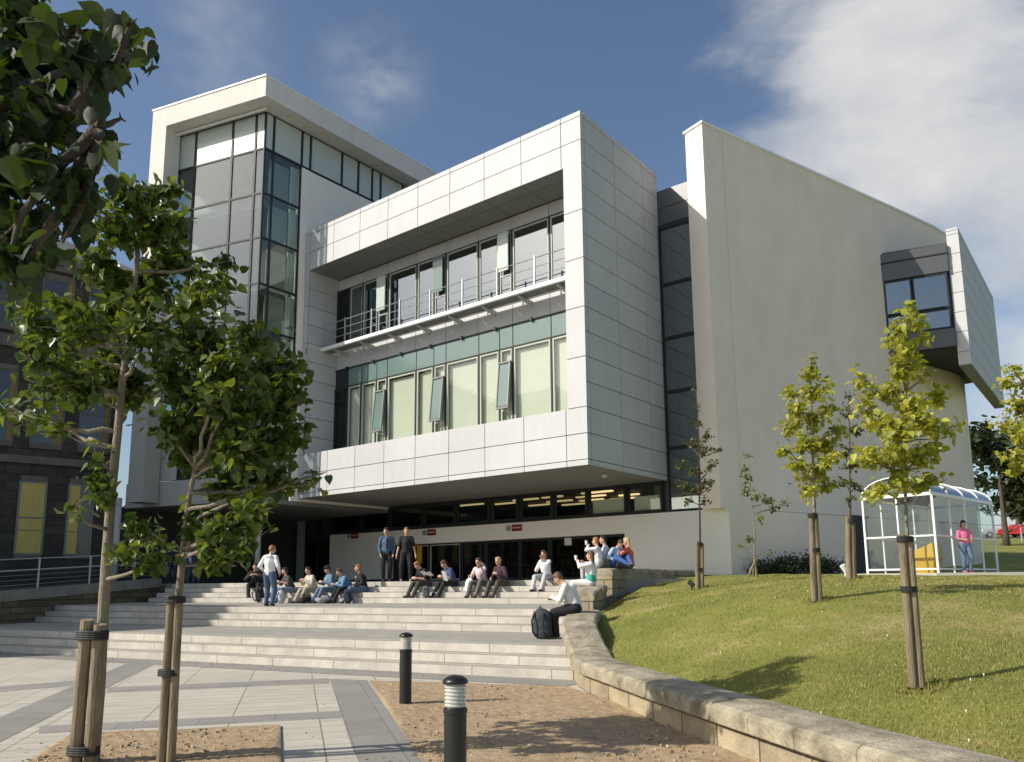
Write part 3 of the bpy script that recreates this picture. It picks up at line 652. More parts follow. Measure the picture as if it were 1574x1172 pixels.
# interior behind the podium glass
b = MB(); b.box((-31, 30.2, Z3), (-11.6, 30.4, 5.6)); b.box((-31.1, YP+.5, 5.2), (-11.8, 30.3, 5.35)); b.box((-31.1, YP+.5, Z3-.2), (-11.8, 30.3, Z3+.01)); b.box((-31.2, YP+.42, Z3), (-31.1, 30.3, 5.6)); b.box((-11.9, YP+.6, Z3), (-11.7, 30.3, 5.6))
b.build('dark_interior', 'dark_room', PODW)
b = MB()
for (x, y, l) in ((-23.9, 26.2, 1.5), (-22.2, 26.8, 1.1), (-20.6, 26.1, 1.3), (-19.9, 27.6, 1.3), (-19.0, 26.0, 1.0), (-18.6, 28.2, 1.2), (-17.9, 26.9, 1.4), (-16.9, 25.8, 1.4), (-17.3, 28.6, 1.3), (-21.5, 28.4, 1.2), (-20.2, 29.2, 1.3), (-16.2, 27.5, .9)):
    b = MB(); b.box((x, y, 5.06), (x+l, y+.16, 5.12)); b.build('ceiling_lamp', 'lamp_strip', PODW)
b = MB(); cols_ = [cloth(c_) for c_ in ((.30, .03, .03), (.05, .12, .05), (.04, .05, .14), (.22, .20, .16), (.25, .12, .03))]
r_ = random.Random(11)
for sx in range(9):
    x0 = -26.3+sx*1.3
    for zz_ in (1.95, 2.35, 2.75, 3.1):
        x = x0
        while x < x0+.95:
            w_ = r_.uniform(.03, .14); b.box((x, 26.4, zz_), (x+w_*.9, 26.6, zz_+r_.uniform(.14, .30)), r_.randrange(5)); x += w_+(.1 if r_.random() < .12 else 0)
b.build('book_display', cols_, PODW)['kind'] = 'stuff'
b = MB()
for sx in range(9):
    x0 = -26.3+sx*1.3
    for zz_ in (1.9, 2.3, 2.7, 3.05): b.box((x0-.02, 26.35, zz_-.0), (x0+1.0, 26.7, zz_+.03))
b.build('display_shelf', 'dim_room', PODW)
pn = MB(); q = onY(875, 832, YP+.29); pn.box((q.x-.22, YP+.285, q.z-.16), (q.x+.10, YP+.297, q.z+.16)); pn.build('window_notice', 'white_mark', PODW); q = onY(645, 852, YP+.29); pn = MB(); pn.box((q.x-.16, YP+.27, q.z-.42), (q.x+.16, YP+.285, q.z+.42)); pn.build('yellow_notice', 'yellow', PODW)
# the three small signs on the band: grey emblem and dark red plate with a line of lettering
for i, (sx, sy) in enumerate(((542, 824), (659.5, 819), (790, 812))):
    q = onY(sx, sy, YP); zc = q.z if i < 1 else q.z
    t_ = thing('wall_sign', (q.x, YP, zc-.15), ['small dark red sign on the white wall panel left of the standing pair', 'small dark red sign on the pale band just right of the standing pair', 'small dark red sign on the pale band, rightmost of the three'][i], 'sign', 'small red signs on the podium band')
    m_ = MB(); m_.box((q.x-.10, YP-.03, zc-.13), (q.x+.42, YP-.003, zc+.13)); m_.build('sign_plate', 'red_sign', t_)
    m_ = MB(); m_.lathe((0, 0, 0), [(.12, 0), (.12, .02)], 14)
    m2 = MB(); m2.add([(q.x-.28+x_, YP-.003-z_*1.2, zc+y_) for x_, y_, z_ in m_.v], m_.f); m2.build('emblem', 'grey_sign', t_)
    m_ = MB(); r_ = random.Random(i)
    x = q.x-.04
    while x < q.x+.36:
        w_ = r_.uniform(.018, .034); m_.box((x, YP-.034, zc-.02), (x+w_, YP-.031, zc+.035)); x += w_+.012
    m_.build('lettering', 'white_mark', t_)

# tall rendered wall
DW = Vector((.314, .949)).normalized(); NW = Vector((-DW.y, DW.x)); W0 = Vector((-10.55, 24.52))
ts = [(0, 0), (10, 0), (13, -.0), (15.5, .03), (16.8, .16), (17.8, .45), (18.6, .95), (19.1, 1.6), (19.3, 2.4)]
outer = [W0+DW*t+NW*n for t, n in ts]; innr = [W0+DW*t+NW*(n+.82 if t < 19 else 4) for t, n in ts][::-1]; innr = [W0+DW*18.5+NW*4, W0+DW*12+NW*3, W0+DW*3+NW*.82, W0+NW*.82]
poly = [tuple(p) for p in outer+innr]
b = MB(); b.prism(poly, PT, 17.86)
kk = .42; low = [tuple(W0+DW*kk)]+[tuple(p) for p in outer[1:]]+[tuple(p) for p in innr[:-1]]+[tuple(W0+DW*kk+NW*.82)]
b.prism(low, Z3-.3, PT)
TALL = b.build('tall_wall', 'render_grey', BLD, label='tall warm grey rendered wall with a rounded far end')
b = MB(); big = [W0+DW*(t+(-.05 if t == 0 else 0))+NW*(n-.05) for t, n in ts]+[innr[0]+NW*.05, innr[1]+NW*.05, innr[2]+NW*.05, W0+NW*.88-DW*.05]
b.prism([tuple(p) for p in big], 17.86, 17.95); b.build('coping', 'coping_white', TALL)
# thin vertical and horizontal movement joints on the tall wall
b = MB()
b.obox(W0, DW, 1.05, 1.056, -.003, .01, PT+.0, 17.8)
b.obox(W0, DW, 2.5, 19, -.004, .01, PT-.012, PT+.004)
b.build('movement_joint', 'soffit', TALL)
# door in the foot of the tall wall
q0, q1 = onplane(1313, 850, W0, DW), onplane(1334, 850, W0, DW); t0 = (q0.xy-W0).dot(DW); t1 = (q1.xy-W0).dot(DW)
b = MB(); b.obox(W0, DW, t0, t1, -.05, .02, Z3, 3.95); b.obox(W0, DW, t0-.1, t1+.1, -.09, .0, 3.95, 4.05); b.build('door', 'frame_dk', TALL)
# oriel bay with a silver panelled cheek
BX, BY = -7.25, 34.74
BD = Vector((.981, .194)).normalized(); 
P0 = Vector((BX, BY))-BD*1.0
b = MB(); fx = -4.28; cy0 = 35.42
zt, zb = 16.08, 10.2
# body of the bay
body = [(P0.x+BD.x*.98, P0.y+BD.y*.98+.12), (-4.72, 35.45), (-4.72, 42.4), (-6.5, 42.8), (-7.0, 38)]
b.prism(body, zb+.75, 15.5, 0)
b.obox((BX, BY), BD, -.1, 2.58, -.02, .3, 14.2, 15.4, 1); b.obox((BX, BY), BD, -.1, 2.58, -.05, .3, 14.95, 15.0, 2)
b.obox((BX, BY), BD, -.1, 2.58, -.02, .3, 11.0, 11.75, 1)
BAY = b.build('oriel_bay', ['frame_dk', 'panel_dk', 'void'], BLD, label='dark oriel bay high on the tall wall')
b = MB(); zs = [zb, 10.75]+[10.75+.84*k for k in range(1, 7)]+[zt-.12, zt]
for a0, a1 in zip(zs, zs[1:]):
    if a1-a0 > .05: b.box((-4.72, cy0, a0+.012), (fx, cy0+.05, a1-.012), 0)
b.box((-4.70, cy0+.04, zb+.02), (fx-.03, 45.9, zt-.02), 1)
ys_ = [cy0+.05]+[cy0+.05+1.75*k for k in range(1, 7)]
for a0, a1 in zip(zs, zs[1:]):
    for y0, y1 in zip(ys_, ys_[1:]):
        if a1-a0 > .05: b.box((fx-.03, y0+.006, a0+.012), (fx, y1-.006, a1-.012), 0)
b.box((-4.72, cy0+.02, zb-.02), (fx, 45.9, zb+.015), 2)
b.build('panelled_cheek', ['panel', 'void', 'soffit_dk'], BAY)
for (u0, u1) in ((.12, 1.16), (1.2, 2.5)):
    for (z0, z1) in ((11.78, 12.62), (12.66, 14.15)):
        m_ = MB(); m_.obox((BX, BY), BD, u0, u1, -.01, .06, z0, z0+.06, 0); m_.obox((BX, BY), BD, u0, u1, -.01, .06, z1-.06, z1, 0)
        m_.obox((BX, BY), BD, u0, u0+.06, -.01, .06, z0+.06, z1-.06, 0); m_.obox((BX, BY), BD, u1-.06, u1, -.01, .06, z0+.06, z1-.06, 0)
        m_.obox((BX, BY), BD, u0+.055, u1-.055, .02, .03, z0+.055, z1-.055, 1); m_.build('window', ['frame_dk', 'glass_up'], BAY)

# corner tower
b = MB(); GX, GY = -27.0, 17.55; Gp = Vector((GX, GY)); LW = -TW    # LW runs left along the front
NL = Vector((LW.y, -LW.x)); NL = NL if NL.y < 0 else -NL             # outward normal of the left face
RC = Vector((-26.1, 16.90)); RL = RC+LW*6.24
OUT = [tuple(RC), (-26.1, 30), (-34, 30), tuple(RL)]
b.prism(OUT, 21.50, 22.40, 0)
b.prism([tuple(RC+Vector((.03, -.04))), (-26.07, 30.03), (-34.03, 30.03), tuple(RL+Vector((-.03, -.04)))], 22.40, 22.46, 1)
leg = [tuple(RL), tuple(RL+TW*.84), tuple(RL+TW*.84-NL*.80), tuple(RL-NL*.80)]
b.prism(leg, 12.6, 21.50, 0); b.prism(leg, 5.0, 12.595, 5)
# grey wall of the right face behind the box
b.box((-27.02, 19.47, 5.0), (-27.4, 30, 19.78), 2)
b.box((-27.0, 19.45, 17.0), (-27.03, 19.82, 19.78), 2)
# slabs of floors inside, base band, base soffit
foot = [tuple(Gp+LW*.05-NL*.25+Vector((-.2, 0))), (-27.3, 29.9), (-33.9, 29.9), tuple(Gp+LW*6.1-NL*.3)]
for z in (5.0, 9.6, 13.5, 17.4): b.prism(foot, z, z+.30, 3)
b.prism(foot, 19.85, 21.49, 3)
b.prism([tuple(Gp), (-27.0, 24.84), (-40, 24.84), (-40, 18), tuple(Gp+LW*6.6)], 4.86, 5.02, 4)
b.prism([tuple(Gp+NL*.02), tuple(Gp+LW*6.6+NL*.02), tuple(Gp+LW*6.6-NL*.2), tuple(Gp-NL*.2)], 4.88, 5.9, 5)
b.box((-33.6, 24, 5), (-33.9, 30, 21), 3)
b.obox(Gp, LW, .3, 6.4, 2.2 if NL.dot(Vector((-LW.y, LW.x))) < 0 else -2.4, 2.4 if NL.dot(Vector((-LW.y, LW.x))) < 0 else -2.2, 5.2, 21.4, 3)
TOW = b.build('corner_tower', ['render', 'coping_white', 'podium', 'dim_room', 'soffit', 'blind_grey'], BLD, label='glazed corner tower under a thick white roof edge')
zr = [5.92, 7.9, 9.9, 11.91, 13.85, 15.85, 17.82, 19.82, 21.48]
tl_ = [0, .49, 1.75, 3.83, 5.09, 5.62]
sgn = 1 if NL.dot(Vector((-LW.y, LW.x))) > 0 else -1
def tower_pane(P, d, t0, t1, z0, z1, s_, gl, name='window', ft=.048):
    m_ = MB(); n0, n1 = (0, .10*s_) if True else 0
    m_.obox(P, d, t0, t0+ft, -.06*s_, .02*s_, z0, z1, 0); m_.obox(P, d, t1-ft, t1, -.06*s_, .02*s_, z0, z1, 0)
    m_.obox(P, d, t0+ft, t1-ft, -.06*s_, .012*s_, z0, z0+ft, 0); m_.obox(P, d, t0+ft, t1-ft, -.06*s_, .012*s_, z1-ft*.6, z1, 0)
    m_.obox(P, d, t0+ft*.9, t1-ft*.9, -.03*s_, -.015*s_, z0+ft*.9, z1-ft*.5, 1)
    return m_.build(name, ['frame_dk', gl], TOW)
for i, (z0, z1) in enumerate(zip(zr, zr[1:])):
    topr = i == len(zr)-2
    for t0, t1 in zip(tl_, tl_[1:]):
        if z1 < 12 and t0 > 3.8:
            if t0 > 5 or z0 > 9.5 or z0 < 7: m_ = MB(); m_.obox(Gp, LW, t0+.004, t1-.004, -.06*sgn, .02*sgn, z0+.004, z1-.004); m_.build('cladding_panel', 'blind_grey', TOW); continue
        tower_pane(Gp, LW, t0+.003, t1-.003, z0+.003, z1-.003, sgn, 'spandrel_white' if topr else 'glass_tower')
    for y0, y1 in ((GY, 17.98), (17.98, 19.42)):
        tower_pane((GX, GY), (0, 1), y0-GY+.003, y1-GY-.003, z0+.003, z1-.003, -1, 'spandrel_white' if topr else 'glass_side')
ty = [19.42, 19.88, 21.65, 22.63, 23.49, 24.03, 25.51, 27.2, 29]
for y0, y1 in zip(ty, ty[1:]): tower_pane((GX, GY), (0, 1), y0-GY+.003, y1-GY-.003, 19.825, 21.477, -1, 'spandrel_white')
for z0, z1 in zip(zr[:-2], zr[1:-1]):
    m_ = MB(); m_.box((-27.30, 18.05, z0+.1), (-27.34, 19.0, z1-.25)); m_.build('blind', 'blind_grey', TOW)
    m_ = MB()
    for q in range(5):
        a = 19.02+q*.075; m_.box((-27.2-.04*(q % 2), a, z0+.05), (-27.26-.04*(q % 2), a+.07, z1-.1))
    m_.build('curtain', 'blind', TOW)
m_ = MB(); m_.tube([tuple((RC+LW*.45-NL*.62).to_3d()+Vector((0, 0, 21.42))), tuple((RC+LW*5.5-NL*.62).to_3d()+Vector((0, 0, 21.42)))], .05, 8); m_.build('soffit_rail', 'coping_white', TOW)
m_ = MB()
for k in range(7): m_.lathe((-26.5, 18.3+k*1.7, 21.44), [(.09, 0), (.09, .06)], 12)
m_.build('soffit_light', 'lens', TOW)
# columns under the tower
for (cx_, cy_, z0) in ((-27.55, 18.4, Z2), (onZ(172, 927, Z2).x, onZ(172, 927, Z2).y, Z2)):
    m_ = MB(); m_.lathe((cx_, cy_, z0-.1), [(.11, 0), (.11, 4.9-z0+.1)], 16); m_.build('column', 'column', TOW, smooth=True)
# entrance screen under the tower and beside the podium
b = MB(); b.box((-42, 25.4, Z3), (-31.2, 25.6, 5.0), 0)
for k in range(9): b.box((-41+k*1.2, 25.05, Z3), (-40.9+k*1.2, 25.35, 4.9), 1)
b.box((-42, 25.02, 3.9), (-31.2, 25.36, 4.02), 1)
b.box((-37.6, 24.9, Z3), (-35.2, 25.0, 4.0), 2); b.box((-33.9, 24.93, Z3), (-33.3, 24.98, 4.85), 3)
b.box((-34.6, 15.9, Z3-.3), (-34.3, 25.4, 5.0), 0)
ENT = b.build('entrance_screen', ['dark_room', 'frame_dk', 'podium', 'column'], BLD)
for k in range(2):
    m_ = MB(); x = -33.2+k*1.0; m_.box((x, 24.95, Z3+.03), (x+.06, 25.01, 3.85), 0); m_.box((x+.9, 24.95, Z3+.03), (x+.96, 25.01, 3.85), 0); m_.box((x+.06, 24.95, Z3+.03), (x+.9, 25.01, Z3+.12), 0); m_.box((x+.06, 24.95, 3.77), (x+.9, 25.01, 3.85), 0)
    m_.box((x+.06, 24.97, Z3+.12), (x+.9, 24.985, 3.77), 1); m_.build('door', ['frame_dk', 'glass_dk'], ENT)
# roofs behind
b = MB(); b.box((-26.9, 25.65, 5.45), (-12.9, 40, 16.0), 0); b.prism([(-12.9, 25.65), (-11.2, 25.8), (-6.5, 41), (-12.9, 41)], 12, 15.9, 0); b.build('rear_block', 'panel_dk', BLD)

# ================================================================== STONE BUILDING (left, in its own shade)
SP, SD = Vector((-33.9, 15.6)), Vector((.23, .97)).normalized()
OLD = thing('stone_building', tuple(SP-SD*14)+(0,), 'old dark sandstone building with sash windows and yellow blinds beside the glazed tower', 'building')
LEN = 34.0
b = MB()
b.obox((0, 0), (0, 1), 0, 0.001, 0, 0.001, 0, .001)
b = MB()
def ob(t0, t1, n0, n1, z0, z1, mi=0): b.box((-n1, t0, z0), (-n0, t1, z1), mi)   # local frame: wall runs along +Y, faces +X
ob(-LEN, 0, 0, 11, -.5, 15.3)
WALL = b
frame_m = Matrix.Translation((SP.x, SP.y, 0))@Matrix.Rotation(math.atan2(SD.y, SD.x)-math.pi/2, 4, 'Z')
def build_local(mb, name, mats, parent):
    me_o = mb.build(name, mats); me_o.parent = parent
    me_o.matrix_parent_inverse = Matrix.Translation(-Vector(parent.location)) if parent.type == 'EMPTY' else Matrix()
    if parent.type == 'EMPTY': me_o.matrix_basis = frame_m
    return me_o
OWALL = build_local(b, 'stone_wall', 'old_stone', OLD)
b = MB(); ob(-LEN-.3, .25, -.35, .0, 15.0, 15.35); ob(-LEN-.2, .15, -.22, 0, 14.75, 15.0); ob(-LEN, .02, -.14, 0, 11.25, 11.75); ob(-LEN, .02, -.10, 0, 6.55, 6.85)
build_local(b, 'cornice', 'trim_stone', OLD)
b = MB(); e0 = .5; zr0 = 15.35; zr1 = 18.9
v = [(e0, .4, zr0), (e0, -LEN-.4, zr0), (-11.5, -LEN-.4, zr0), (-11.5, .4, zr0), (-5.5, -4.0, zr1), (-5.5, -LEN+5, zr1)]
b.add(v, [(0, 4, 5, 1), (1, 5, 2), (2, 5, 4, 3), (3, 4, 0), (0, 1, 2, 3)]); build_local(b, 'roof', 'slate', OLD)
wn = 0
def tpos(px, y): q = onplane(px, y, SP, SD); return (q.xy-SP).dot(SD), q.z
t_a = tpos(47, 800)[0]; dT = tpos(122, 800)[0]-t_a
rng = random.Random(4)
for row, (z0, z1) in enumerate(((tpos(47, 853)[1], tpos(47, 740)[1]), (7.35, 10.3), (12.1, 14.45))):
    for k in range(-11, 2):
        tc_ = t_a+k*dT+(.3 if row else 0); wd = .46 if row == 0 else .56
        if tc_ > -.6 or tc_ < -LEN+1: continue
        b = MB(); f_ = .07
        ob(tc_-wd, tc_+wd, -.06, .0, z0-.16, z0, 1); ob(tc_-wd, tc_+wd, -.05, 0, z1, z1+.22, 1)
        for s_ in (-1, 1): ob(tc_+s_*wd-f_/2, tc_+s_*wd+f_/2, -.03, 0, z0, z1, 0)
        zm = (z0+z1)/2; ob(tc_-wd+f_/2, tc_+wd-f_/2, -.028, 0, zm-.035, zm+.035, 0); ob(tc_-wd+f_/2, tc_+wd-f_/2, -.028, 0, z1-.07, z1, 0); ob(tc_-wd+f_/2, tc_+wd-f_/2, -.028, 0, z0, z0+.07, 0)
        if row == 0: ob(tc_-wd+f_/2, tc_+wd-f_/2, -.026, 0, z0+(z1-z0)*.33-.02, z0+(z1-z0)*.33+.02, 0)
        yel = row == 0 and k in (0,) or (row == 0 and k == 1)
        ob(tc_-wd+f_/2+.002, tc_+wd-f_/2-.002, -.006, 0.0, z0+.07, z1-.07, 2)
        if yel: ob(tc_-wd+.04, tc_+(wd-.04 if k == 0 else -.05), -.012, -.007, z0+.06, z1-.06, 3)
        elif row: ob(tc_+wd-.22, tc_+wd-.05, -.012, -.007, z0+.06, z1-.06, 4)
        wo = build_local(b, 'window', ['trim_stone' if row else 'soffit', 'trim_stone', 'old_glass' if 'old_glass' in M else 'frame_dk', 'yellow_blind', 'old_curtain' if 'old_curtain' in M else 'yellow_blind'], OLD)
b = MB(); b.box((-46, -10.6, -.5), (-32.4, -4.6, 15.3)); wg = b.build('added_shade_wing', 'old_stone', OLD)  # unseen wing put in to throw shadow over the left of the steps
b = MB(); b.add([(-32.1, -10.9, 15.32), (-32.1, -4.3, 15.32), (-46, -4.3, 15.32), (-46, -10.9, 15.32), (-35.2, -7.6, 17.2), (-46, -7.6, 17.2)], [(0, 1, 4), (1, 2, 5, 4), (2, 3, 5), (3, 0, 4, 5), (0, 3, 2, 1)]); b.build('roof', 'slate', wg)
# rainwater pipe
b = MB(); b.tube([(.12, -.25, 1), (.12, -.25, 15.2)], .06, 8); build_local(b, 'rain_pipe', 'frame_dk', OLD)

# ramp along the stone building
RA, RB_ = Vector((-27.45, 9.3)), Vector((-29.95, 16.4)); RD = (RB_-RA).normalized(); RLn = (RB_-RA).length
def rz(t): return 1.50+.062*t
b = MB()
def ramp_seg(t0, t1, n0, n1, za, zb_, mi):
    q = lambda t, n, z: (RA.x+RD.x*t-RD.y*n, RA.y+RD.y*t+RD.x*n, z)
    b.add([q(t0, n0, za(t0)), q(t1, n0, za(t1)), q(t1, n1, za(t1)), q(t0, n1, za(t0)), q(t0, n0, zb_(t0)), q(t1, n0, zb_(t1)), q(t1, n1, zb_(t1)), q(t0, n1, zb_(t0))],
          [(0, 3, 2, 1), (4, 5, 6, 7), (0, 1, 5, 4), (1, 2, 6, 5), (2, 3, 7, 6), (3, 0, 4, 7)], mi)
b = MB(); ramp_seg(-14, RLn, .03, 3.9, lambda t: -.3, lambda t: rz(t)-.34, 0)
RAMP = thing('ramp', tuple(RA)+(0,), 'stone ramp with a pale edge beam running up beside the dark stone building', 'ramp')
b.build('rubble_base', 'rubble', RAMP)
for k in range(24):
    b = MB(); t0 = -14+k*.9; 
    if t0+.9 > RLn: break
    ramp_seg(t0+.004, t0+.896, 0, .34, lambda t: rz(t)-.33, lambda t: rz(t), 0); b.build('edge_stone', 'band_stone', RAMP)
b = MB(); ramp_seg(-14, RLn, .36, 3.9, lambda t: rz(t)-.5, lambda t: rz(t)-.12, 0); b.build('ramp_surface', 'asphalt', RAMP)
RAIL = thing('handrail', tuple(RA)+(1.5,), 'grey steel handrail with thin wires along the top of the ramp', 'railing')
b = MB(); q = lambda t, n, z: (RA.x+RD.x*t-RD.y*n, RA.y+RD.y*t+RD.x*n, z)
b.tube([q(-14, .2, rz(-14)+.62), q(RLn+.4, .2, rz(RLn)+.62)], .028, 8); b.tube([q(-14, .2, rz(-14)+.98), q(RLn+.4, .2, rz(RLn)+.98)], .022, 8); b.build('rail', 'steel', RAIL)
b = MB()
for hh in (.16, .31, .46): b.tube([q(-14, .2, rz(-14)+hh), q(RLn+.4, .2, rz(RLn)+hh)], .008, 5)
b.build('wire', 'steel', RAIL)
for k in range(11):
    t = -12.5+k*2.0
    if t > RLn+.3: break
    b = MB(); b.box(tuple(Vector(q(t, .2, rz(t)))-Vector((.025, .025, .02))), tuple(Vector(q(t, .2, rz(t)))+Vector((.025, .025, .98)))); b.build('post', 'steel', RAIL)

# ================================================================== RETAINING WALL WITH COPING
def sweep(mb, pts, wid, z0f, z1f, mi=0, jag=0):
    """solid strip along plan points (each (x,y)), width wid to the left of travel, z from lists"""
    n = len(pts); L_, Rr_ = [], []
    for i, p in enumerate(pts):
        a = Vector(pts[max(0, i-1)]); c = Vector(pts[min(n-1, i+1)]); d = (c-a).normalized(); nn = Vector((-d.y, d.x))
        w0, w1 = wid[i] if isinstance(wid, list) else wid
        L_.append(Vector(p)+nn*w1); Rr_.append(Vector(p)+nn*w0)
    vs = []
    for i in range(n): vs += [(Rr_[i].x, Rr_[i].y, z0f[i]), (L_[i].x, L_[i].y, z0f[i]), (L_[i].x, L_[i].y, z1f[i]), (Rr_[i].x, Rr_[i].y, z1f[i])]
    fs = []
    for i in range(n-1):
        a = 4*i; c = a+4
        fs += [(a, c, c+1, a+1), (a+1, c+1, c+2, a+2), (a+2, c+2, c+3, a+3), (a+3, c+3, c, a)]
    fs += [(0, 1, 2, 3), (4*n-4, 4*n-1, 4*n-2, 4*n-3)]
    mb.add(vs, fs, mi)
def pt(px, n): return stair_at(px, n)
# outer (plaza/steps side) edge of the wall from the near right end round and up beside the steps
def resample(path, step):
    out = [Vector(path[0])]; 
    for a, c in zip(path, path[1:]):
        a, c = Vector(a), Vector(c); k = max(1, round((c-a).length/step))
        out += [a+(c-a)*(i+1)/k for i in range(k)]
    return out
near = [Vector((4.6, 1.2, .60)), Vector((1.4, 3.68, .54)), Vector((-2.29, 6.6, .47)), Vector((-4.54, 8.38, .455)), Vector((-5.8, 9.42, .455)), Vector((-6.68, 10.13, .455)), Vector((-7.15, 10.62, .46))]
up = [Vector((-7.15, 10.62, .46)), Vector((-7.55, 11.12, .56)), Vector((-7.95, 11.55, .74)), Vector((-8.3, 11.95, .90)), Vector((-8.62, 12.45, .98))]
lev = [Vector((-8.62, 12.45, .98)), Vector((-9.0, 13.1, 1.00)), Vector((-9.35, 13.75, 1.02)), Vector((-9.75, 14.45, 1.03))]
p1 = pt(869, NF2+.25); p2 = pt(884, NF2+1.1); p3 = pt(896, NF3-.2)
up2 = [Vector((p1.x, p1.y, 1.40)), Vector((p2.x, p2.y, 1.52)), Vector((p3.x, p3.y, 1.55))]
p4 = pt(906, NF3+.15); p5 = pt(922, NF3+1.3); p6 = pt(960, 23.2)
up3 = [Vector((p4.x, p4.y, 1.98)), Vector((p5.x, p5.y, 2.03)), Vector((p6.x, p6.y, 2.03)), Vector((-12.3, 24.7, 1.98))]
RW = thing('retaining_wall', (-7, 10.6, 0), 'buff sandstone retaining wall with weathered coping between the steps and the lawn', 'wall')
b = MB()
for seg in (near, up, lev, up2, up3):
    P_ = [(p.x, p.y) for p in seg]; sweep(b, P_, (-.60, -.06), [-.2]*len(seg), [p.z-.19 for p in seg])
b.build('wall_face', 'base_stone' if 'base_stone' in M else 'wall_stone', RW)
r_ = random.Random(9)
def coping(seg, step=.78):
    rs = resample(seg, step)
    for a, c in zip(rs, rs[1:]):
        b = MB(); d = (c-a).xy.normalized(); nn = Vector((d.y, -d.x)); g_ = .004
        a_ = a+Vector((d.x, d.y, 0))*g_; c_ = c-Vector((d.x, d.y, 0))*g_; o_ = .62+r_.uniform(0, .02)
        q = lambda p, n_, dz: (p.x+nn.x*n_, p.y+nn.y*n_, p.z+dz)
        prof = [(-.03, -.19), (-.03, -.045), (.02, -.01), (.30, .018), (o_-.05, -.005), (o_, -.04), (o_, -.19)]
        vs = [q(a_, n_, dz) for n_, dz in prof]+[q(c_, n_, dz) for n_, dz in prof]; k = len(prof)
        b.add(vs, [(i, (i+1) % k, k+(i+1) % k, k+i) for i in range(k)]+[tuple(range(k))[::-1], tuple(range(k, 2*k))])
        b.build('coping_stone', 'coping_stone', RW, smooth=False, bevel=.012)
coping(near[::1]); coping(up, .6); coping(lev, .8); coping(up2, 1.0); coping(up3, 1.1)

# ================================================================== TREES
def frame_of(P, n):
    n = n.normalized(); u = n.orthogonal().normalized(); return u, n.cross(u), n
LEAF = [(0, 0), (.20, -.05), (.40, .10), (.47, .36), (.37, .64), (.17, .90), (0, 1.14), (-.17, .88), (-.37, .62), (-.47, .34), (-.40, .08), (-.20, -.06)]
def add_leaf(vs, fs, P, size, r_, droop=.5, wide=1.):
    az = r_.uniform(0, 6.283); tilt = r_.gauss(-droop, .55)
    d = Vector((math.cos(az)*math.cos(tilt), math.sin(az)*math.cos(tilt), math.sin(tilt)))
    s_ = d.cross(Vector((0, 0, 1))); 
    if s_.length < .05: s_ = Vector((1, 0, 0))
    s_.normalize(); n_ = s_.cross(d); roll = r_.gauss(0, .6); s2 = s_*math.cos(roll)+n_*math.sin(roll); n2_ = s2.cross(d)
    o = len(vs); k = len(LEAF); fold = r_.uniform(.05, .45); curl = r_.uniform(-.15, .5)
    vs.append(P+d*size*.02)
    for (a, c) in LEAF[1:]:
        vs.append(P+s2*(a*size*wide)+d*(c*size)+n2_*(abs(a)*fold*size-curl*c*c*size*.4))
    vs.append(P+d*size*.55-n2_*(curl*.12*size))
    fs += [(o+k, o+2*i_, o+2*i_+1, o+(2*i_+2) % k) for i_ in range(k//2)]
def limb(mb, A, B_, r0, r1, r_, bow=.12, n=7, seg=6):
    A, B_ = Vector(A), Vector(B_); L = (B_-A).length; o1 = Vector((r_.gauss(0, 1), r_.gauss(0, 1), r_.gauss(0, .6)))*L*bow*.4
    pts = []; 
    for i in range(n+1):
        t = i/n; p = A.lerp(B_, t)+o1*math.sin(math.pi*t)+Vector((0, 0, -L*bow*.35*math.sin(math.pi*t)))
        if 0 < i < n: p += Vector((r_.gauss(0, 1), r_.gauss(0, 1), r_.gauss(0, 1)))*L*.012
        pts.append(p)
    mb.tube(pts, [r0+(r1-r0)*(i/n) for i in range(n+1)], seg); return pts
def tree(name, base, trunk, r0, r1, blobs, leaf, nleaf, lm, bark, label, cat='tree', group=None, seed=1, stakes=(), zspread=.5, droop=.5, root=None, shell=.5, attach=None, wide=1., subtw=3):
    """trunk: world points; blobs: (centre, radius) of leaf clumps; branches run from the trunk to every clump"""
    r_ = random.Random(seed); T = thing(name, tuple(base), label, cat, group)
    tb = MB(); n = len(trunk); tb.tube(trunk, [r0*1.25]+[r0+(r1-r0)*(i/(n-1)) for i in range(1, n)], 10)
    br = MB(); vs, fs = [], []; W = sum(rb**2.2 for _, rb in blobs)
    for c, rb in blobs:
        c = Vector(c)
        # start: trunk point lower than the clump
        cand = [p for p in trunk if p[2] < c.z-.25*abs((Vector(p)-c).xy.length)+.02] or [trunk[1]]
        A = Vector(min(cand[-4:], key=lambda p: (Vector(p)-c).length)) if attach is None else Vector(min(attach, key=lambda p: (Vector(p)-c).length))
        L = (c-A).length; rad = min(r0*.55, .012+.012*L)
        pts = limb(br, A, c, rad, rad*.35, r_, .14)
        nl = int(nleaf*rb**2.2/W)
        tw = []
        for k in range(max(subtw, int(nl/14))):
            d = Vector((r_.gauss(0, 1), r_.gauss(0, 1), r_.gauss(0, .8))).normalized()*rb*r_.uniform(.55, 1.12)
            s_ = pts[-1-r_.randrange(3)]; e_ = c+d; tw.append(limb(br, s_, e_, rad*.3, .0022, r_, .18, 4, 4))
        for k in range(nl):
            t_ = tw[r_.randrange(len(tw))]; i = r_.randrange(1, len(t_)); p = t_[i-1].lerp(t_[i], r_.random())
            p = p+Vector((r_.gauss(0, 1), r_.gauss(0, 1), r_.gauss(0, 1)))*leaf*.55
            add_leaf(vs, fs, p, leaf*(.4+.85*r_.random()**.7), r_, droop, wide)
    tb.build('trunk', bark, T, smooth=True); br.build('branches', bark, T, smooth=True)
    c_ = MB(); c_.v = vs; c_.f = fs; c_.mi = [0]*len(fs); c_.build('crown', lm, T, smooth=True)
    return T
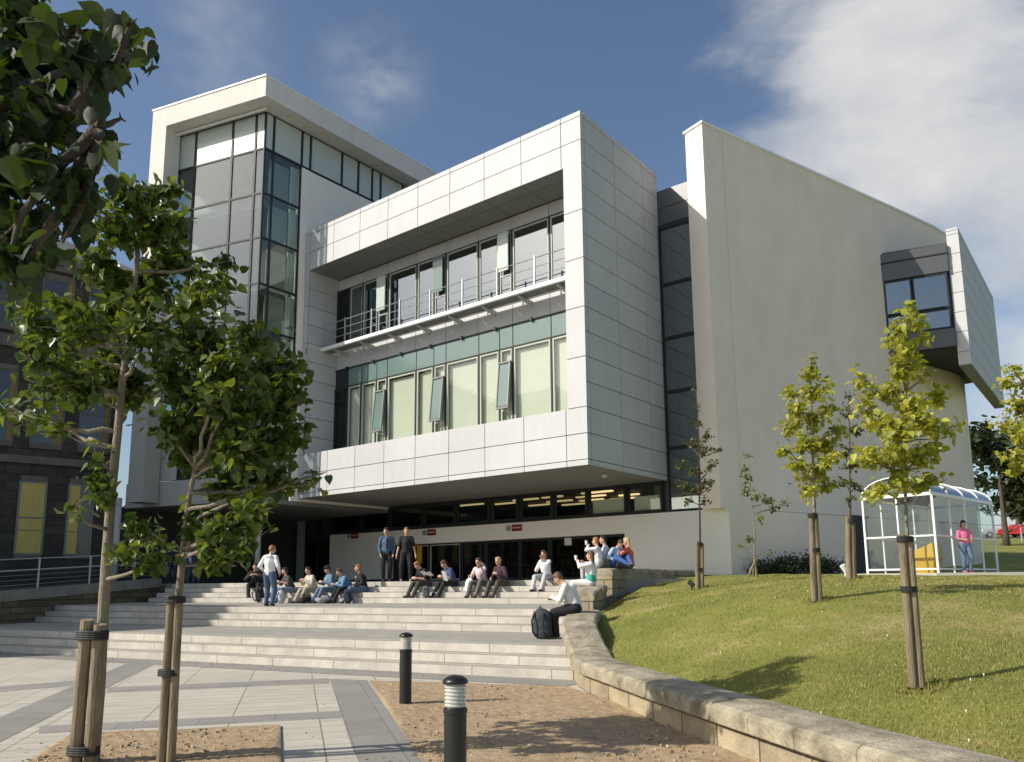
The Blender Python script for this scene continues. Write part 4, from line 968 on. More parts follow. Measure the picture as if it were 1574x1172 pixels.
def blobs_px(lst, d, seed, spread=.6, grow=1.):
    r_ = random.Random(seed); out = []
    for (x, y, r) in lst:
        dd = d+r_.uniform(-spread, spread); out.append((dep(x, y, dd), r*dd/F*grow))
    return out
def trunk_px(lst, d, sub=4):
    pts = [dep(x, y, d) for x, y in lst]; out = []
    for a, c in zip(pts, pts[1:]):
        for i in range(sub): out.append(a.lerp(c, i/sub))
    return out+[pts[-1]]
def stake_set(T, items, tops, bands, rad=.05):
    pass

# foreground trees with paired stakes, standing in the near bed
def ground_base(px, py, z): return onZ(px, py, z)
dA = dist(onZ(128, 1172, 0)); dB = dist(onZ(256, 1172, 0))
A_bl = [(190,290,38),(238,300,34),(268,285,22),(175,345,40),(235,355,50),(165,415,48),(225,430,45),(280,395,45),(300,440,36),(335,430,34),(352,400,18),(55,505,38),(95,470,30),(120,500,42),(160,480,38),(70,585,34),(120,590,42),(165,560,46),(200,590,52),(235,500,48),(30,540,26),(15,625,20),(60,640,20),(85,660,18),(145,735,26),(165,765,20),(115,775,13),(100,560,30),(25,470,26),(215,820,32),(240,850,28),(195,845,20),(150,700,14),(270,340,26),(210,470,40)]
trA = trunk_px([(141,1185),(152,1060),(158,955),(163,870),(171,760),(181,665),(188,590),(203,480),(211,400),(214,330),(208,285)], dA)
tree('lime_tree', ground_base(141, 1185, 0), trA, .060, .014, blobs_px(A_bl, dA, 1, .65, 1.06), .088, 4200, 'leaf_dk', 'bark', 'leafy young lime tree leaning slightly, left one of two staked plaza trees', 'tree', 'young lime trees on the plaza', seed=21)
B_bl = [(285,500,40),(330,520,45),(385,505,36),(345,575,50),(405,560,42),(445,545,26),(300,590,50),(375,630,55),(435,610,38),(458,575,18),(310,660,48),(370,690,48),(430,680,40),(455,650,20),(350,745,38),(400,735,36),(440,725,30),(470,735,20),(496,728,9),(265,640,36),(345,815,40),(385,790,32),(310,800,32),(330,855,26),(375,840,24),(405,812,12),(260,560,36),(290,700,30),(395,760,22)]
trB = trunk_px([(250,1185),(262,1060),(272,950),(279,870),(284,820),(290,770),(300,720)], dB)
tree('lime_tree', ground_base(250, 1185, 0), trB, .044, .02, blobs_px(B_bl, dB+.1, 2, .65, 1.05), .088, 5300, 'leaf_dk', 'bark', 'leafy young lime tree with a wide crown, right one of two staked plaza trees', 'tree', 'young lime trees on the plaza', seed=22)
def stakes(name, plist, d, label, rad, bands, group, lean=0):
    """two round posts side by side with rubber straps; plist: (bottom px, top px)"""
    (bx, by), _ = plist[0]; base = dep(bx, by, d); T = thing(name, tuple(base), label, 'tree stake', group)
    for (b0, t0) in plist:
        m_ = MB(); a, c = dep(*b0, d), dep(*t0, d); a2 = Vector((a.x, a.y, a.z-.1)); m_.tube([a2, a.lerp(c, .33), a.lerp(c, .66), c], [rad*1.05, rad, rad*.97, rad*.95], 12); m_.build('stake', 'stake', T, smooth=False)
    for (x, y, wpx) in bands:
        m_ = MB(); c = dep(x, y, d); w_ = wpx/2*d/F; h = .035*(rad/.05)
        for zz_ in (-h, -h*.5, 0, h*.5):
            pts = [c+RT*(w_*math.cos(a))+Vector((FWD.x, FWD.y, 0)).normalized()*(rad*1.25*math.sin(a))+Vector((0, 0, zz_)) for a in [2*math.pi*k/16 for k in range(17)]]
            m_.tube(pts, rad*.26, 6)
        m_.build('strap', 'rubber', T)
stakes('tree_stake', [((115, 1178), (134, 953)), ((139, 1178), (154, 960))], dA-.12, 'thick pair of weathered round stakes tied to the left plaza tree', .058, [(142, 975, 46), (128, 1152, 46)], 'paired stakes of the young trees')
stakes('tree_stake', [((247, 1180), (264, 916)), ((262, 1180), (275, 920))], dB-.10, 'slimmer pair of round stakes tied to the right plaza tree', .041, [(269, 921, 30), (259, 1033, 30)], 'paired stakes of the young trees')
# shoot of leaves low on the right stake
# yellowing trees on the lawn
def lawn_tree(label, d, base, trunk, bl, leaf, n, lm, bark, r0, seed, stakes_=None, spread=.35, slabel='', rad=.045, bands=()):
    tp = trunk_px([base]+trunk, d); tp[0] = Vector((tp[0].x, tp[0].y, tp[0].z-.08))
    tree('young_tree', dep(*base, d), tp, r0, r0*.25, blobs_px(bl, d, seed, spread), leaf, n, lm, bark, label, 'tree', 'young trees on the lawn', seed=seed, droop=.3, subtw=4)
    if stakes_: stakes('tree_stake', stakes_, d-.02*d/7-r0-rad*.7, slabel, rad, bands, 'paired stakes of the young trees')
lawn_tree('yellow green young tree nearest on the lawn, in front of the glass shelter', 7.0, (1412, 1036), [(1400, 900), (1393, 800), (1390, 700), (1392, 600), (1394, 500), (1396, 470)],
    [(1398,478,16),(1385,500,18),(1412,492,14),(1372,520,14),(1395,530,24),(1420,512,12),(1388,565,28),(1410,560,22),(1325,580,14),(1340,600,16),(1368,600,24),(1400,615,30),(1438,600,20),(1425,570,10),(1318,625,18),(1345,650,26),(1385,660,34),(1425,650,24),(1455,660,18),(1470,655,8),(1335,700,24),(1370,705,30),(1410,700,32),(1440,690,18),(1350,745,20),(1385,738,26),(1418,742,24),(1440,735,12),(1335,765,12),(1375,690,20)],
    .058, 2300, 'leaf_yel', 'bark', .020, 31, [((1402, 1038), (1386, 822)), ((1414, 1038), (1397, 826))], .3, 'weathered stakes of the tree in front of the glass shelter', .036, [(1391, 828, 22), (1397, 905, 22)])
lawn_tree('yellow green young tree in the middle of the lawn before the grey wall', 12.0, (1256, 914), [(1252, 800), (1250, 720), (1248, 640), (1246, 560)],
    [(1246,552,9),(1245,572,16),(1250,600,20),(1212,605,14),(1222,630,20),(1248,640,26),(1272,590,12),(1278,625,14),(1210,660,18),(1236,680,26),(1262,680,26),(1290,660,16),(1205,690,14),(1225,715,20),(1255,720,24),(1280,705,20),(1240,748,18),(1262,752,16),(1280,742,12)],
    .074, 1900, 'leaf_yel', 'bark', .032, 32, [((1251, 914), (1247, 788)), ((1259, 914), (1253, 792))], .4, 'pale stakes of the tree in the middle of the lawn', .045, [(1249, 792, 13), (1253, 845, 13)])
lawn_tree('thin sparse olive tree standing just left of the glass shelter', 15.5, (1309, 890), [(1307, 800), (1306, 720), (1306, 600)],
    [(1306,608,8),(1304,632,14),(1308,660,18),(1300,690,18),(1312,715,20),(1298,740,16),(1318,745,16),(1306,765,14)],
    .055, 650, 'leaf_olive', 'bark_dk', .03, 33, [((1305, 890), (1304, 794)), ((1312, 890), (1310, 797))], .3, 'stout stakes of the sparse tree left of the shelter', .06, [(1308, 800, 13)])
lawn_tree('tall thin dark tree at the left of the lawn before the narrow glazed slot', 19.0, (1076, 905), [(1076, 830), (1075, 760), (1075, 680), (1070, 600)],
    [(1068,598,6),(1070,625,8),(1072,650,13),(1090,668,14),(1060,680,16),(1082,690,18),(1103,690,9),(1048,712,14),(1070,720,18),(1094,715,16),(1055,745,15),(1080,748,17),(1098,740,10),(1042,735,8),(1060,768,12),(1082,772,10)],
    .062, 900, 'leaf_olive', 'bark_dk', .034, 34, [((1072, 906), (1072, 832)), ((1079, 906), (1079, 836))], .5, 'pale stakes of the tall thin dark tree', .05, [(1075, 836, 9), (1075, 875, 9)])
lawn_tree('small crooked sapling with few leaves between the thin tree and the yellow one', 22.0, (1158, 885), [(1160, 840), (1160, 810), (1155, 770), (1150, 700)],
    [(1147,700,8),(1144,718,9),(1152,735,12),(1148,752,12),(1160,765,11),(1180,768,12),(1195,780,9),(1210,770,8),(1148,828,9),(1140,838,6),(1172,795,8),(1185,848,6)],
    .085, 330, 'leaf_mid', 'bark', .028, 35, [((1150, 885), (1162, 860)), ((1163, 885), (1160, 858))], .3, 'short slanted props at the foot of the crooked sapling', .035)
lawn_tree('yellow green young tree cut by the right edge of the picture', 13.5, (1600, 905), [(1596, 820), (1590, 700), (1575, 590)],
    [(1558,565,16),(1548,590,18),(1575,590,20),(1560,620,24),(1585,625,26),(1545,650,20),(1570,660,30),(1600,660,28),(1548,690,20),(1575,700,28),(1555,722,16),(1590,725,26),(1610,600,28),(1625,680,30)],
    .076, 2000, 'leaf_yel', 'bark', .034, 36, None, .4)

# overhead tree: trunk stands out of frame at the left, its boughs reach into the corner
d0 = 2.35
O_bl = [(10,90,55),(60,95,50),(110,90,40),(160,85,30),(200,78,22),(237,76,11),(165,115,18),(40,150,55),(10,200,60),(85,160,38),(110,210,24),(140,205,12),(186,182,8),(176,240,13),(150,265,13),(15,270,55),(60,250,42),(100,285,26),(120,320,22),(20,340,48),(70,340,33),(100,365,20),(135,350,13),(15,400,33),(55,385,20),(20,440,16),(120,40,45),(40,20,60),(200,40,22),(-60,200,90),(-80,60,100),(-70,340,90),(-130,450,90)]
ob_ = blobs_px(O_bl, d0, 5, .28); ob_ = [(c, r*.9) for c, r in ob_]
tx, ty_ = dep(-900, 500, 2.9).x, dep(-900, 500, 2.9).y
otr = [Vector((tx, ty_, .0)), Vector((tx+.05, ty_, .8)), Vector((tx+.08, ty_+.05, 1.6)), Vector((tx+.16, ty_+.1, 2.3)), Vector((tx+.2, ty_+.2, 3.0)), Vector((tx+.2, ty_+.3, 3.8))]
bough = [Vector((tx+.1, ty_+.05, 1.9)), dep(-480, 300, 2.6), dep(-230, 180, 2.45), dep(-60, 150, 2.35), dep(40, 150, 2.3), dep(110, 170, 2.3), dep(150, 195, 2.3)]
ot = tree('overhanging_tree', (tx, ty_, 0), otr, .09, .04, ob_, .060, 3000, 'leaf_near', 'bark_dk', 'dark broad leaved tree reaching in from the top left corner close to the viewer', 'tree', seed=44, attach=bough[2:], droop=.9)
b = MB(); b.tube(bough, [.05, .035, .026, .018, .012, .008, .005], 8); b.build('bough', 'bark_dk', ot, smooth=True)

# trees far behind on the right
def far_tree(px, py_base, d, h, w_, seed, lm, label):
    r_ = random.Random(seed); base = dep(px, py_base, d); base.z = far_h(base.x, base.y); z0 = base.z
    bl = []
    for k in range(16):
        a = r_.uniform(0, 6.28); rr = w_*math.sqrt(r_.random())*.8; zz_ = z0+h*(.28+.62*r_.random()); bl.append((Vector((base.x+rr*math.cos(a)*(1.15-(zz_-z0)/h*.6), base.y+rr*math.sin(a), zz_)), w_*r_.uniform(.28, .45)))
    tr = [Vector((base.x, base.y, z0-.3+h*.8*i/6)) for i in range(7)]
    tree('background_tree', tuple(base), tr, w_*.06, .05, bl, w_*.10, 2600, lm, 'bark_dk', label, 'tree', 'trees beyond the far lawn', seed=seed, droop=.2)
far_tree(1548, 845, 60, 9.5, 4.2, 51, 'leaf_far', 'dark tree beyond the far lawn, nearest the end of the grey wall')
far_tree(1600, 842, 66, 11, 5, 52, 'leaf_far', 'dark tree beyond the far lawn at the right edge of the picture')
far_tree(1660, 840, 60, 10, 5, 53, 'leaf_far', 'dark tree beyond the far lawn, outside the right edge')
far_tree(1570, 838, 95, 15, 7, 54, 'leaf_far', 'tall dark tree furthest back beyond the parked cars')

# low dark shrubs against the grey wall
for i, (px, r0_, lab) in enumerate(((1185, .45, 'leftmost low dark shrub at the foot of the grey wall'), (1215, .55, 'second low dark shrub from the left under the grey wall'), (1245, .6, 'third low dark shrub from the left, behind the middle tree'), (1275, .5, 'rightmost low dark shrub, left of the dark door'))):
    q = onplane(px, 880, W0+Vector((.55, -.15)), DW); zc = lawn_z(q.x, q.y)
    sh = thing('shrub', (q.x, q.y, zc), lab, 'shrub', 'low shrubs under the grey wall'); r_ = random.Random(60+i); vs, fs = [], []; sb = MB()
    for k in range(16):
        a = r_.uniform(0, 6.28); e_ = Vector((q.x+.8*math.cos(a)*r_.random(), q.y+.8*math.sin(a)*r_.random(), zc+r0_*r_.uniform(.5, 1.))); limb(sb, (q.x, q.y, zc-.03), e_, .012, .004, r_, .1, 4, 4)
        for j in range(60):
            p = e_+Vector((r_.gauss(0, .16), r_.gauss(0, .16), r_.gauss(-.1, .13))); p.z = max(p.z, zc+.02); add_leaf(vs, fs, p, .07, r_, .2)
    sb.build('stems', 'bark_dk', sh); c_ = MB(); c_.v = vs; c_.f = fs; c_.mi = [0]*len(fs); c_.build('foliage', 'leaf_far', sh)

# ================================================================== BOLLARDS
def bollard(P, h, label, first=[None]):
    if first[0] is None:
        T = thing('bollard_light', tuple(P), label, 'bollard', 'black bollard lights in the planting bed'); x, y, z = P; s_ = h/.95
        m_ = MB(); m_.lathe((x, y, z-.03), [(.082, 0), (.082, .72*s_), (.088, .725*s_), (.088, .755*s_), (.074, .76*s_), (.074, .765*s_)], 28); m_.build('post', 'black', T, smooth=False, bevel=.002)
        m_ = MB()
        prof = [(.066, .76*s_)]
        for k in range(6): zz_ = .772*s_+k*.026*s_; prof += [(.066, zz_), (.080, zz_+.004), (.080, zz_+.012), (.066, zz_+.016)]
        prof.append((.066, .93*s_-.0)); m_.lathe((x, y, z-.03), prof, 28); m_.build('lens', 'lens', T)
        m_ = MB(); m_.lathe((x, y, z-.03), [(.092, .93*s_), (.094, .945*s_), (.085, .962*s_), (.055, .982*s_), (.02, .99*s_)], 28); m_.build('cap', 'black', T, smooth=True); first[0] = T; return T
    T0 = first[0]; T = T0.copy(); col.objects.link(T); T['label'] = label
    off = Vector(P)-T0.location; T.location = P
    for ch in list(T0.children):
        c_ = ch.copy(); col.objects.link(c_); c_.parent = T; c_.matrix_parent_inverse = ch.matrix_parent_inverse.copy()
    return T
b1 = gz(623, 1086); bollard((b1.x, b1.y, .02), .95, 'black bollard light further back, left of the two, near the steps')
d2_ = (EYE-.97)/((1032-889.5)/F); b2 = dep(700, 1032, d2_); bollard((b2.x, b2.y, .02), .95, 'black bollard light nearest the viewer, right of the two in the soil bed')

# ================================================================== SHELTER
SHC = dep(1443, 883, 23.2); SHC.z = 1.80; u_ = Vector((RT.x, RT.y)).normalized(); v_ = Vector((FWD.x, FWD.y)).normalized()
fd = (u_*-2.1+v_*.55).normalized()     # from near corner to the left post
sd = (u_*.55+v_*2.1).normalized()*1.0
sd = Vector((fd.y, -fd.x)); sd = sd if sd.dot(v_) > 0 else -sd
FW_, SLn, EH = 2.1, 5.3, 2.38
fd = (u_*-.669+v_*.743).normalized(); sd = (u_*.743+v_*.669).normalized()
SH = thing('smoking_shelter', tuple(SHC), 'white framed glass shelter with a barrel roof standing on the path by the grey wall', 'shelter')
def shp(a, s_, z): p = SHC.xy+fd*a+sd*s_; return Vector((p.x, p.y, SHC.z+z))
def bar(p, q_, t_=.045, name='frame_bar', m_='steel_white'):
    b = MB(); d = (q_-p).normalized(); up_ = Vector((0, 0, 1)) if abs(d.z) < .9 else Vector((sd.x, sd.y, 0)); s1 = d.cross(up_).normalized(); s2 = s1.cross(d)
    vs = [pp+s1*a*t_+s2*c_*t_ for pp in (p, q_) for a, c_ in ((-.5, -.5), (.5, -.5), (.5, .5), (-.5, .5))]
    b.add(vs, [(0, 1, 2, 3)[::-1], (4, 5, 6, 7), (0, 1, 5, 4), (1, 2, 6, 5), (2, 3, 7, 6), (3, 0, 4, 7)]); return b.build(name, m_, SH)
posts = [(0, 0), (FW_*.5, 0), (FW_, 0), (0, SLn*.25), (0, SLn*.5), (0, SLn*.75), (0, SLn), (FW_, SLn*.25), (FW_, SLn*.5), (FW_, SLn*.75), (FW_, SLn), (FW_*.5, SLn)]
for a, s_ in posts: bar(shp(a, s_, -.0), shp(a, s_, EH), .06 if (a in (0, FW_) and s_ in (0, SLn)) else .045, 'post')
for zz_ in (.12, 1.12, EH):
    t_ = .05 if zz_ < EH else .09
    bar(shp(0, 0, zz_), shp(FW_, 0, zz_), t_, 'rail'); bar(shp(0, 0, zz_), shp(0, SLn, zz_), t_, 'rail'); bar(shp(FW_, 0, zz_), shp(FW_, SLn, zz_), t_, 'rail')
bar(shp(0, SLn, EH), shp(FW_, SLn, EH), .08, 'rail')
NA = 12; RZ = .58
def arc(k, s_, grow=0.): a = math.pi*k/NA; return shp(FW_/2-(FW_/2+grow)*math.cos(a), s_, EH+(RZ+grow)*math.sin(a))
for q_ in range(5):
    b = MB(); b.tube([arc(k, -.06+(SLn+.12)*q_/4, .01) for k in range(NA+1)], .025, 6); b.build('roof_hoop', 'steel_white', SH, smooth=True)
b = MB(); vs = []; 
for s_ in (-.05, SLn+.05):
    for g_ in (0, -.008): vs += [arc(k, s_, g_) for k in range(NA+1)]
n_ = NA+1
for k in range(NA): b.f += [(k, k+1, 2*n_+k+1, 2*n_+k), (n_+k+1, n_+k, 3*n_+k, 3*n_+k+1)]
b.v = [tuple(v) for v in vs]; b.mi = [0]*len(b.f); b.build('roof_sheet', 'glass_roof', SH, smooth=True)
for s_ in (0.0,):
    b = MB(); fan = [arc(k, s_, -.02) for k in range(NA+1)]; fan2 = [arc(k, s_+.01, -.02) for k in range(NA+1)]
    b.v = [tuple(p) for p in fan+fan2]; b.f = [tuple(range(NA+1)), tuple(range(NA+1, 2*NA+2))[::-1]]; b.mi = [0, 0]; b.build('gable_pane', 'glass_roof', SH)
def gpane(a0, s0, a1, s1, z0, z1):
    b = MB(); p, q_ = shp(a0, s0, 0), shp(a1, s1, 0); d = (q_-p).normalized(); nn = Vector((-d.y, d.x, 0))*.004
    b.v = [tuple(v) for v in (p+nn+Vector((0, 0, z0)), q_+nn+Vector((0, 0, z0)), q_+nn+Vector((0, 0, z1)), p+nn+Vector((0, 0, z1)), p-nn+Vector((0, 0, z0)), q_-nn+Vector((0, 0, z0)), q_-nn+Vector((0, 0, z1)), p-nn+Vector((0, 0, z1)))]
    b.f = [(0, 1, 2, 3), (7, 6, 5, 4)]; b.mi = [0, 0]; b.build('glass_pane', 'glass_clear', SH)
for z0, z1 in ((.15, 1.09), (1.15, EH-.05)):
    for a in (0, .5): gpane(FW_*a, 0, FW_*(a+.5), 0, z0, z1)
    for k in range(4):
        if k != 1: gpane(0, SLn*k/4, 0, SLn*(k+1)/4, z0, z1)
        gpane(FW_, SLn*k/4, FW_, SLn*(k+1)/4, z0, z1)
# mustard grit bin behind the shelter front
gb = shp(.95, 1.3, 0); T = thing('grit_bin', tuple(gb), 'mustard yellow sloping bin inside the glass shelter', 'bin')
b = MB(); u2 = Vector((fd.x, fd.y, 0)); v2 = Vector((sd.x, sd.y, 0)); Q = lambda a, s_, z: gb+u2*a+v2*s_+Vector((0, 0, z))
b.add([Q(-.45, -.3, 0), Q(.45, -.3, 0), Q(.45, .3, 0), Q(-.45, .3, 0), Q(-.5, -.34, .42), Q(.5, -.34, .42), Q(.5, .34, .42), Q(-.5, .34, .42)], [(0, 1, 5, 4), (1, 2, 6, 5), (2, 3, 7, 6), (3, 0, 4, 7), (0, 3, 2, 1), (4, 5, 6, 7)]); b.build('tub', 'yellow', T, bevel=.02)
b = MB(); b.add([Q(-.53, -.37, .42), Q(.53, -.37, .42), Q(.53, .37, .42), Q(-.53, .37, .42), Q(-.50, -.34, .95), Q(.50, -.34, .52), Q(.50, .34, .52), Q(-.50, .34, .95)], [(0, 1, 5, 4), (1, 2, 6, 5), (2, 3, 7, 6), (3, 0, 4, 7), (0, 3, 2, 1), (4, 5, 6, 7)]); b.build('lid', 'yellow', T, bevel=.02)
# little lamps in the grass
fl = dep(1300, 889, 16.2); T = thing('flood_light', tuple(fl), 'small white garden flood light in the grass by the stout stakes left of the shelter', 'lamp')
m_ = MB(); m_.tube([fl, fl+Vector((0, 0, .14))], .018, 8); m_.build('stem', 'steel_white', T); m_ = MB(); m_.tube([fl+Vector((.03, .02, .10)), fl+Vector((-.04, -.04, .27))], [.045, .062], 12); m_.build('lamp_head', 'steel_white', T)
fl = dep(1063, 905, 18.6); T = thing('spot_light', tuple(fl), 'small black spot light in the grass beside the tall thin tree', 'lamp')
m_ = MB(); m_.tube([fl+Vector((0, 0, -.03)), fl+Vector((0, 0, .1))], .018, 8); m_.build('stem', 'black', T); m_ = MB(); m_.tube([fl+Vector((.06, 0, .07)), fl+Vector((-.06, 0, .16))], [.05, .06], 12); m_.build('lamp_head', 'black', T)

# ================================================================== PARKED CARS FAR RIGHT
def car(P, hd, paint, label):
    T = thing('parked_car', tuple(P), label, 'car', 'cars parked beyond the far lawn'); d = Vector((math.cos(hd), math.sin(hd), 0)); s_ = Vector((-d.y, d.x, 0)); P = Vector(P)
    Q = lambda x, y, z: P+d*x+s_*y+Vector((0, 0, z))
    prof = [(-2.05, .35), (-2.1, .75), (-1.95, .95), (-1.2, 1.02), (-.75, 1.42), (.6, 1.44), (1.15, 1.0), (1.95, .85), (2.1, .6), (2.05, .32)]
    b = MB(); k = len(prof); b.add([Q(x, -.85 if z < 1.1 else -.66, z) for x, z in prof]+[Q(x, .85 if z < 1.1 else .66, z) for x, z in prof], [tuple(range(k)), tuple(range(k, 2*k))[::-1]]+[(i, k+i, k+(i+1) % k, (i+1) % k) for i in range(k)])
    b.build('body', paint, T, bevel=.04)
    b = MB()
    for sg in (-1, 1): b.add([Q(-1.05, sg*.80, 1.04), Q(-.68, sg*.685, 1.38), Q(.55, sg*.685, 1.40), Q(.98, sg*.80, 1.04)], [(0, 1, 2, 3) if sg < 0 else (3, 2, 1, 0)])
    b.build('side_window', 'old_glass', T)
    b = MB(); b.add([Q(1.14, -.62, 1.04), Q(1.14, .62, 1.04), Q(.66, .56, 1.41), Q(.66, -.56, 1.41)], [(0, 1, 2, 3)]); b.build('windscreen', 'old_glass', T)
    for x in (-1.3, 1.3):
        for sg in (-1, 1): b = MB(); b.tube([Q(x, sg*.66, .32), Q(x, sg*.87, .32)], .32, 16); wh = b.build('wheel', 'rubber', T); b = MB(); b.tube([Q(x, sg*.87, .32), Q(x, sg*.885, .32)], .19, 12); b.build('rim', 'steel', wh)
M['paint_red'] = mat('red_car_paint', (.45, .03, .04), rough=.25, coat=.6); M['paint_grey'] = mat('silver_car_paint', (.5, .52, .55), rough=.3, metal=.4, coat=.5)
for px, d_, pn_, lb in ((1566, 88, 'paint_red', 'red hatchback parked beyond the far lawn under the dark trees'), (1541, 90, 'paint_grey', 'silver car parked beyond the far lawn, left of the red one')):
    q = dep(px, 826, d_); car((q.x, q.y, far_h(q.x, q.y)+.02), .2, pn_, lb)
q = dep(1560, 826, 89); b = MB(); dd_ = Vector((RT.x, RT.y)).normalized(); nn_ = Vector((FWD.x, FWD.y)).normalized()
c4 = [Vector((q.x, q.y))+dd_*a+nn_*c_ for a, c_ in ((-40, -4), (40, -4), (40, 4), (-40, 4))]; b.v = [(p.x, p.y, far_h(p.x, p.y)+.012) for p in c4]; b.f = [(0, 1, 2, 3)]; b.mi = [0]; struct(b, 'drive', 'asphalt')
# short bollard-like gate post at the right edge

# ================================================================== PEOPLE
def capsule(mb, p0, r0, p1, r1, seg=10):
    p0, p1 = Vector(p0), Vector(p1); d = p1-p0; L = d.length
    if L < 1e-4: mb.ell(p0, (r0, r0, r0), seg, 6); return
    d /= L; pts, rad = [], []
    for k in range(4): a = math.pi/2*(1-k/3.); pts.append(p0-d*(r0*math.sin(a))); rad.append(max(.0006, r0*math.cos(a)))
    for k in range(4): a = math.pi/2*(k/3.); pts.append(p1+d*(r1*math.sin(a))); rad.append(max(.0006, r1*math.cos(a)))
    mb.tube(pts, rad, seg)
def ik(A, B_, l1, l2, pole):
    A, B_, pole = Vector(A), Vector(B_), Vector(pole); d = B_-A; L = min(d.length, (l1+l2)*.999); d.normalize()
    x = (l1*l1-l2*l2+L*L)/(2*L); h = math.sqrt(max(0, l1*l1-x*x)); pp = pole-d*pole.dot(d)
    if pp.length < 1e-4: pp = Vector((0, 0, 1))
    return A+d*x+pp.normalized()*h, A+d*L
def remesh(o, v, sm=2):
    md = o.modifiers.new('remesh', 'REMESH'); md.mode = 'VOXEL'; md.voxel_size = v; md.use_smooth_shade = True
    if sm: s_ = o.modifiers.new('smooth', 'SMOOTH'); s_.iterations = sm; s_.factor = .5
def person(P, face, label, group=None, h=1.75, pelvis=None, lean=0., side=0., twist=0., hands=None, feet=None, head=(0, 0), shirt=(.5, .5, .5), sleeve=1., trouser=(.05, .06, .1), shoe=(.05, .05, .05),
           hair='brown', long=0., open_coat=None, cap=None, knee_out=.25, female=False, belt=None, skirt=False, baggy=1.07, hood=False):
    """P: ground point under the pelvis; face: heading the person faces (radians, world); all joints in a local frame x=right, y=forward, z=up"""
    s = h/1.75; T = thing('person', tuple(P), label, 'person', group)
    Rz = Matrix.Rotation(face-math.pi/2, 3, 'Z'); P = Vector(P)
    def Wd(v): return P+Rz@(Vector(v)*s)
    pel = Vector(pelvis or (0, 0, .93))
    Rt = Matrix.Rotation(twist, 3, 'Z')@Matrix.Rotation(-lean, 3, 'X')@Matrix.Rotation(side, 3, 'Y')
    tor = lambda v: pel+Rt@Vector(v)
    sw = .145 if female else .168
    chest = tor((0, .0, .30)); neck = tor((0, -.01, .50)); waist = tor((0, 0, .12))
    sh = [tor((sgn_*sw, -.01, .435)) for sgn_ in (-1, 1)]
    hd_p, hd_y = head     # pitch down(+), yaw left(+)
    Rh = Matrix.Rotation(twist*.7+hd_y, 3, 'Z')@Matrix.Rotation(-(lean*.35+hd_p), 3, 'X')
    hb = neck+Rh@Vector((0, .015, .05)); hc = hb+Rh@Vector((0, .025, .115))
    hip = [pel+Rt@Vector((sgn_*.09, 0, -.03)) for sgn_ in (-1, 1)]
    feet = feet or [(-.10, .02, .07), (.10, .02, .07)]; hands = hands or [(-.24, .06, .80), (.24, .06, .80)]
    kn, an = [], []
    for i, sgn_ in enumerate((-1, 1)):
        k, a = ik(hip[i], feet[i], .43, .42, (sgn_*knee_out, 1, .35)); kn.append(k); an.append(a)
    el, wr = [], []
    for i, sgn_ in enumerate((-1, 1)):
        e_, w_ = ik(sh[i], hands[i], .285, .26, (sgn_*.7, -.7, -.5)); el.append(e_); wr.append(w_)
    b = MB(); C2 = lambda p0, r0, p1, r1: capsule(b, Wd(p0), r0*s, Wd(p1), r1*s)
    # body, one continuous surface
    C2(pel+Vector((0, 0, .0)), .118, waist, .105); C2(waist, .108, chest, .125); C2(tor((-.07, 0, .38)), .085, tor((.07, 0, .38)), .085)
    C2(sh[0], .046, sh[1], .046); C2(neck, .055, hb+Rh@Vector((0, .01, .02)), .05)
    Rw = Rz@Rh
    b.ell(Wd(hc), (.074*s, .092*s, .112*s), 14, 10, rot=Rw); C2(hc+Rh@Vector((0, .035, -.05)), .058, hc+Rh@Vector((0, .055, -.085)), .032)
    C2(hc+Rh@Vector((0, .088, .01)), .011, hc+Rh@Vector((0, .108, -.022)), .015); C2(hc+Rh@Vector((-.022, .083, -.057)), .010, hc+Rh@Vector((.022, .083, -.057)), .010)
    for sg in (-1, 1): C2(hc+Rh@Vector((sg*.074, .0, .02)), .012, hc+Rh@Vector((sg*.078, .004, -.03)), .011)
    for i, sg in enumerate((-1, 1)):
        C2(hip[i], .085, kn[i], .055); C2(kn[i], .055, an[i], .036); C2(an[i], .035, an[i]+Vector((0, .06, -.035)), .034)
        C2(sh[i], .046, el[i], .040); C2(el[i], .040, wr[i], .027)
        fdv = (Vector(wr[i])-Vector(el[i])).normalized(); inn = Vector((-sg, .2, 0)); inn = (inn-fdv*inn.dot(fdv)).normalized(); up_ = fdv.cross(inn)
        palm = wr[i]+fdv*.05; C2(wr[i], .026, palm, .032); C2(palm-up_*.018, .022, palm+fdv*.035-up_*.022, .018); C2(palm+up_*.018, .022, palm+fdv*.035+up_*.022, .018)
        for q_, fl_ in enumerate((.062, .072, .068, .052)):
            o_ = up_*(.030-.020*q_); a0 = palm+fdv*.035+o_; a1 = a0+fdv*fl_*.5+inn*.012; a2 = a1+fdv*fl_*.38+inn*.028; C2(a0, .0105, a1, .0095); C2(a1, .0095, a2, .0085)
        t0 = palm-fdv*.02+up_*.03; C2(t0, .013, t0+fdv*.03+up_*.022+inn*.015, .010)
    bo = b.build('body', 'skin', T); remesh(bo, .0125*s, 1)
    # shirt / top
    b = MB(); f_ = 1.10*baggy
    C2(pel+Rt@Vector((0, 0, .02)), .135*baggy, waist, .122*f_); C2(waist, .122*f_, chest, .138*f_); C2(tor((-.07, 0, .36)), .098, tor((.07, 0, .36)), .098)
    C2(tor((-.05, 0, .05)), .12, tor((.05, 0, .05)), .12); C2(sh[0], .068, sh[1], .068); C2(tor((0, -.01, .44)), .085, tor((0, -.01, .485)), .062)
    if hood: C2(tor((-.06, -.10, .47)), .05, tor((.06, -.10, .47)), .05)
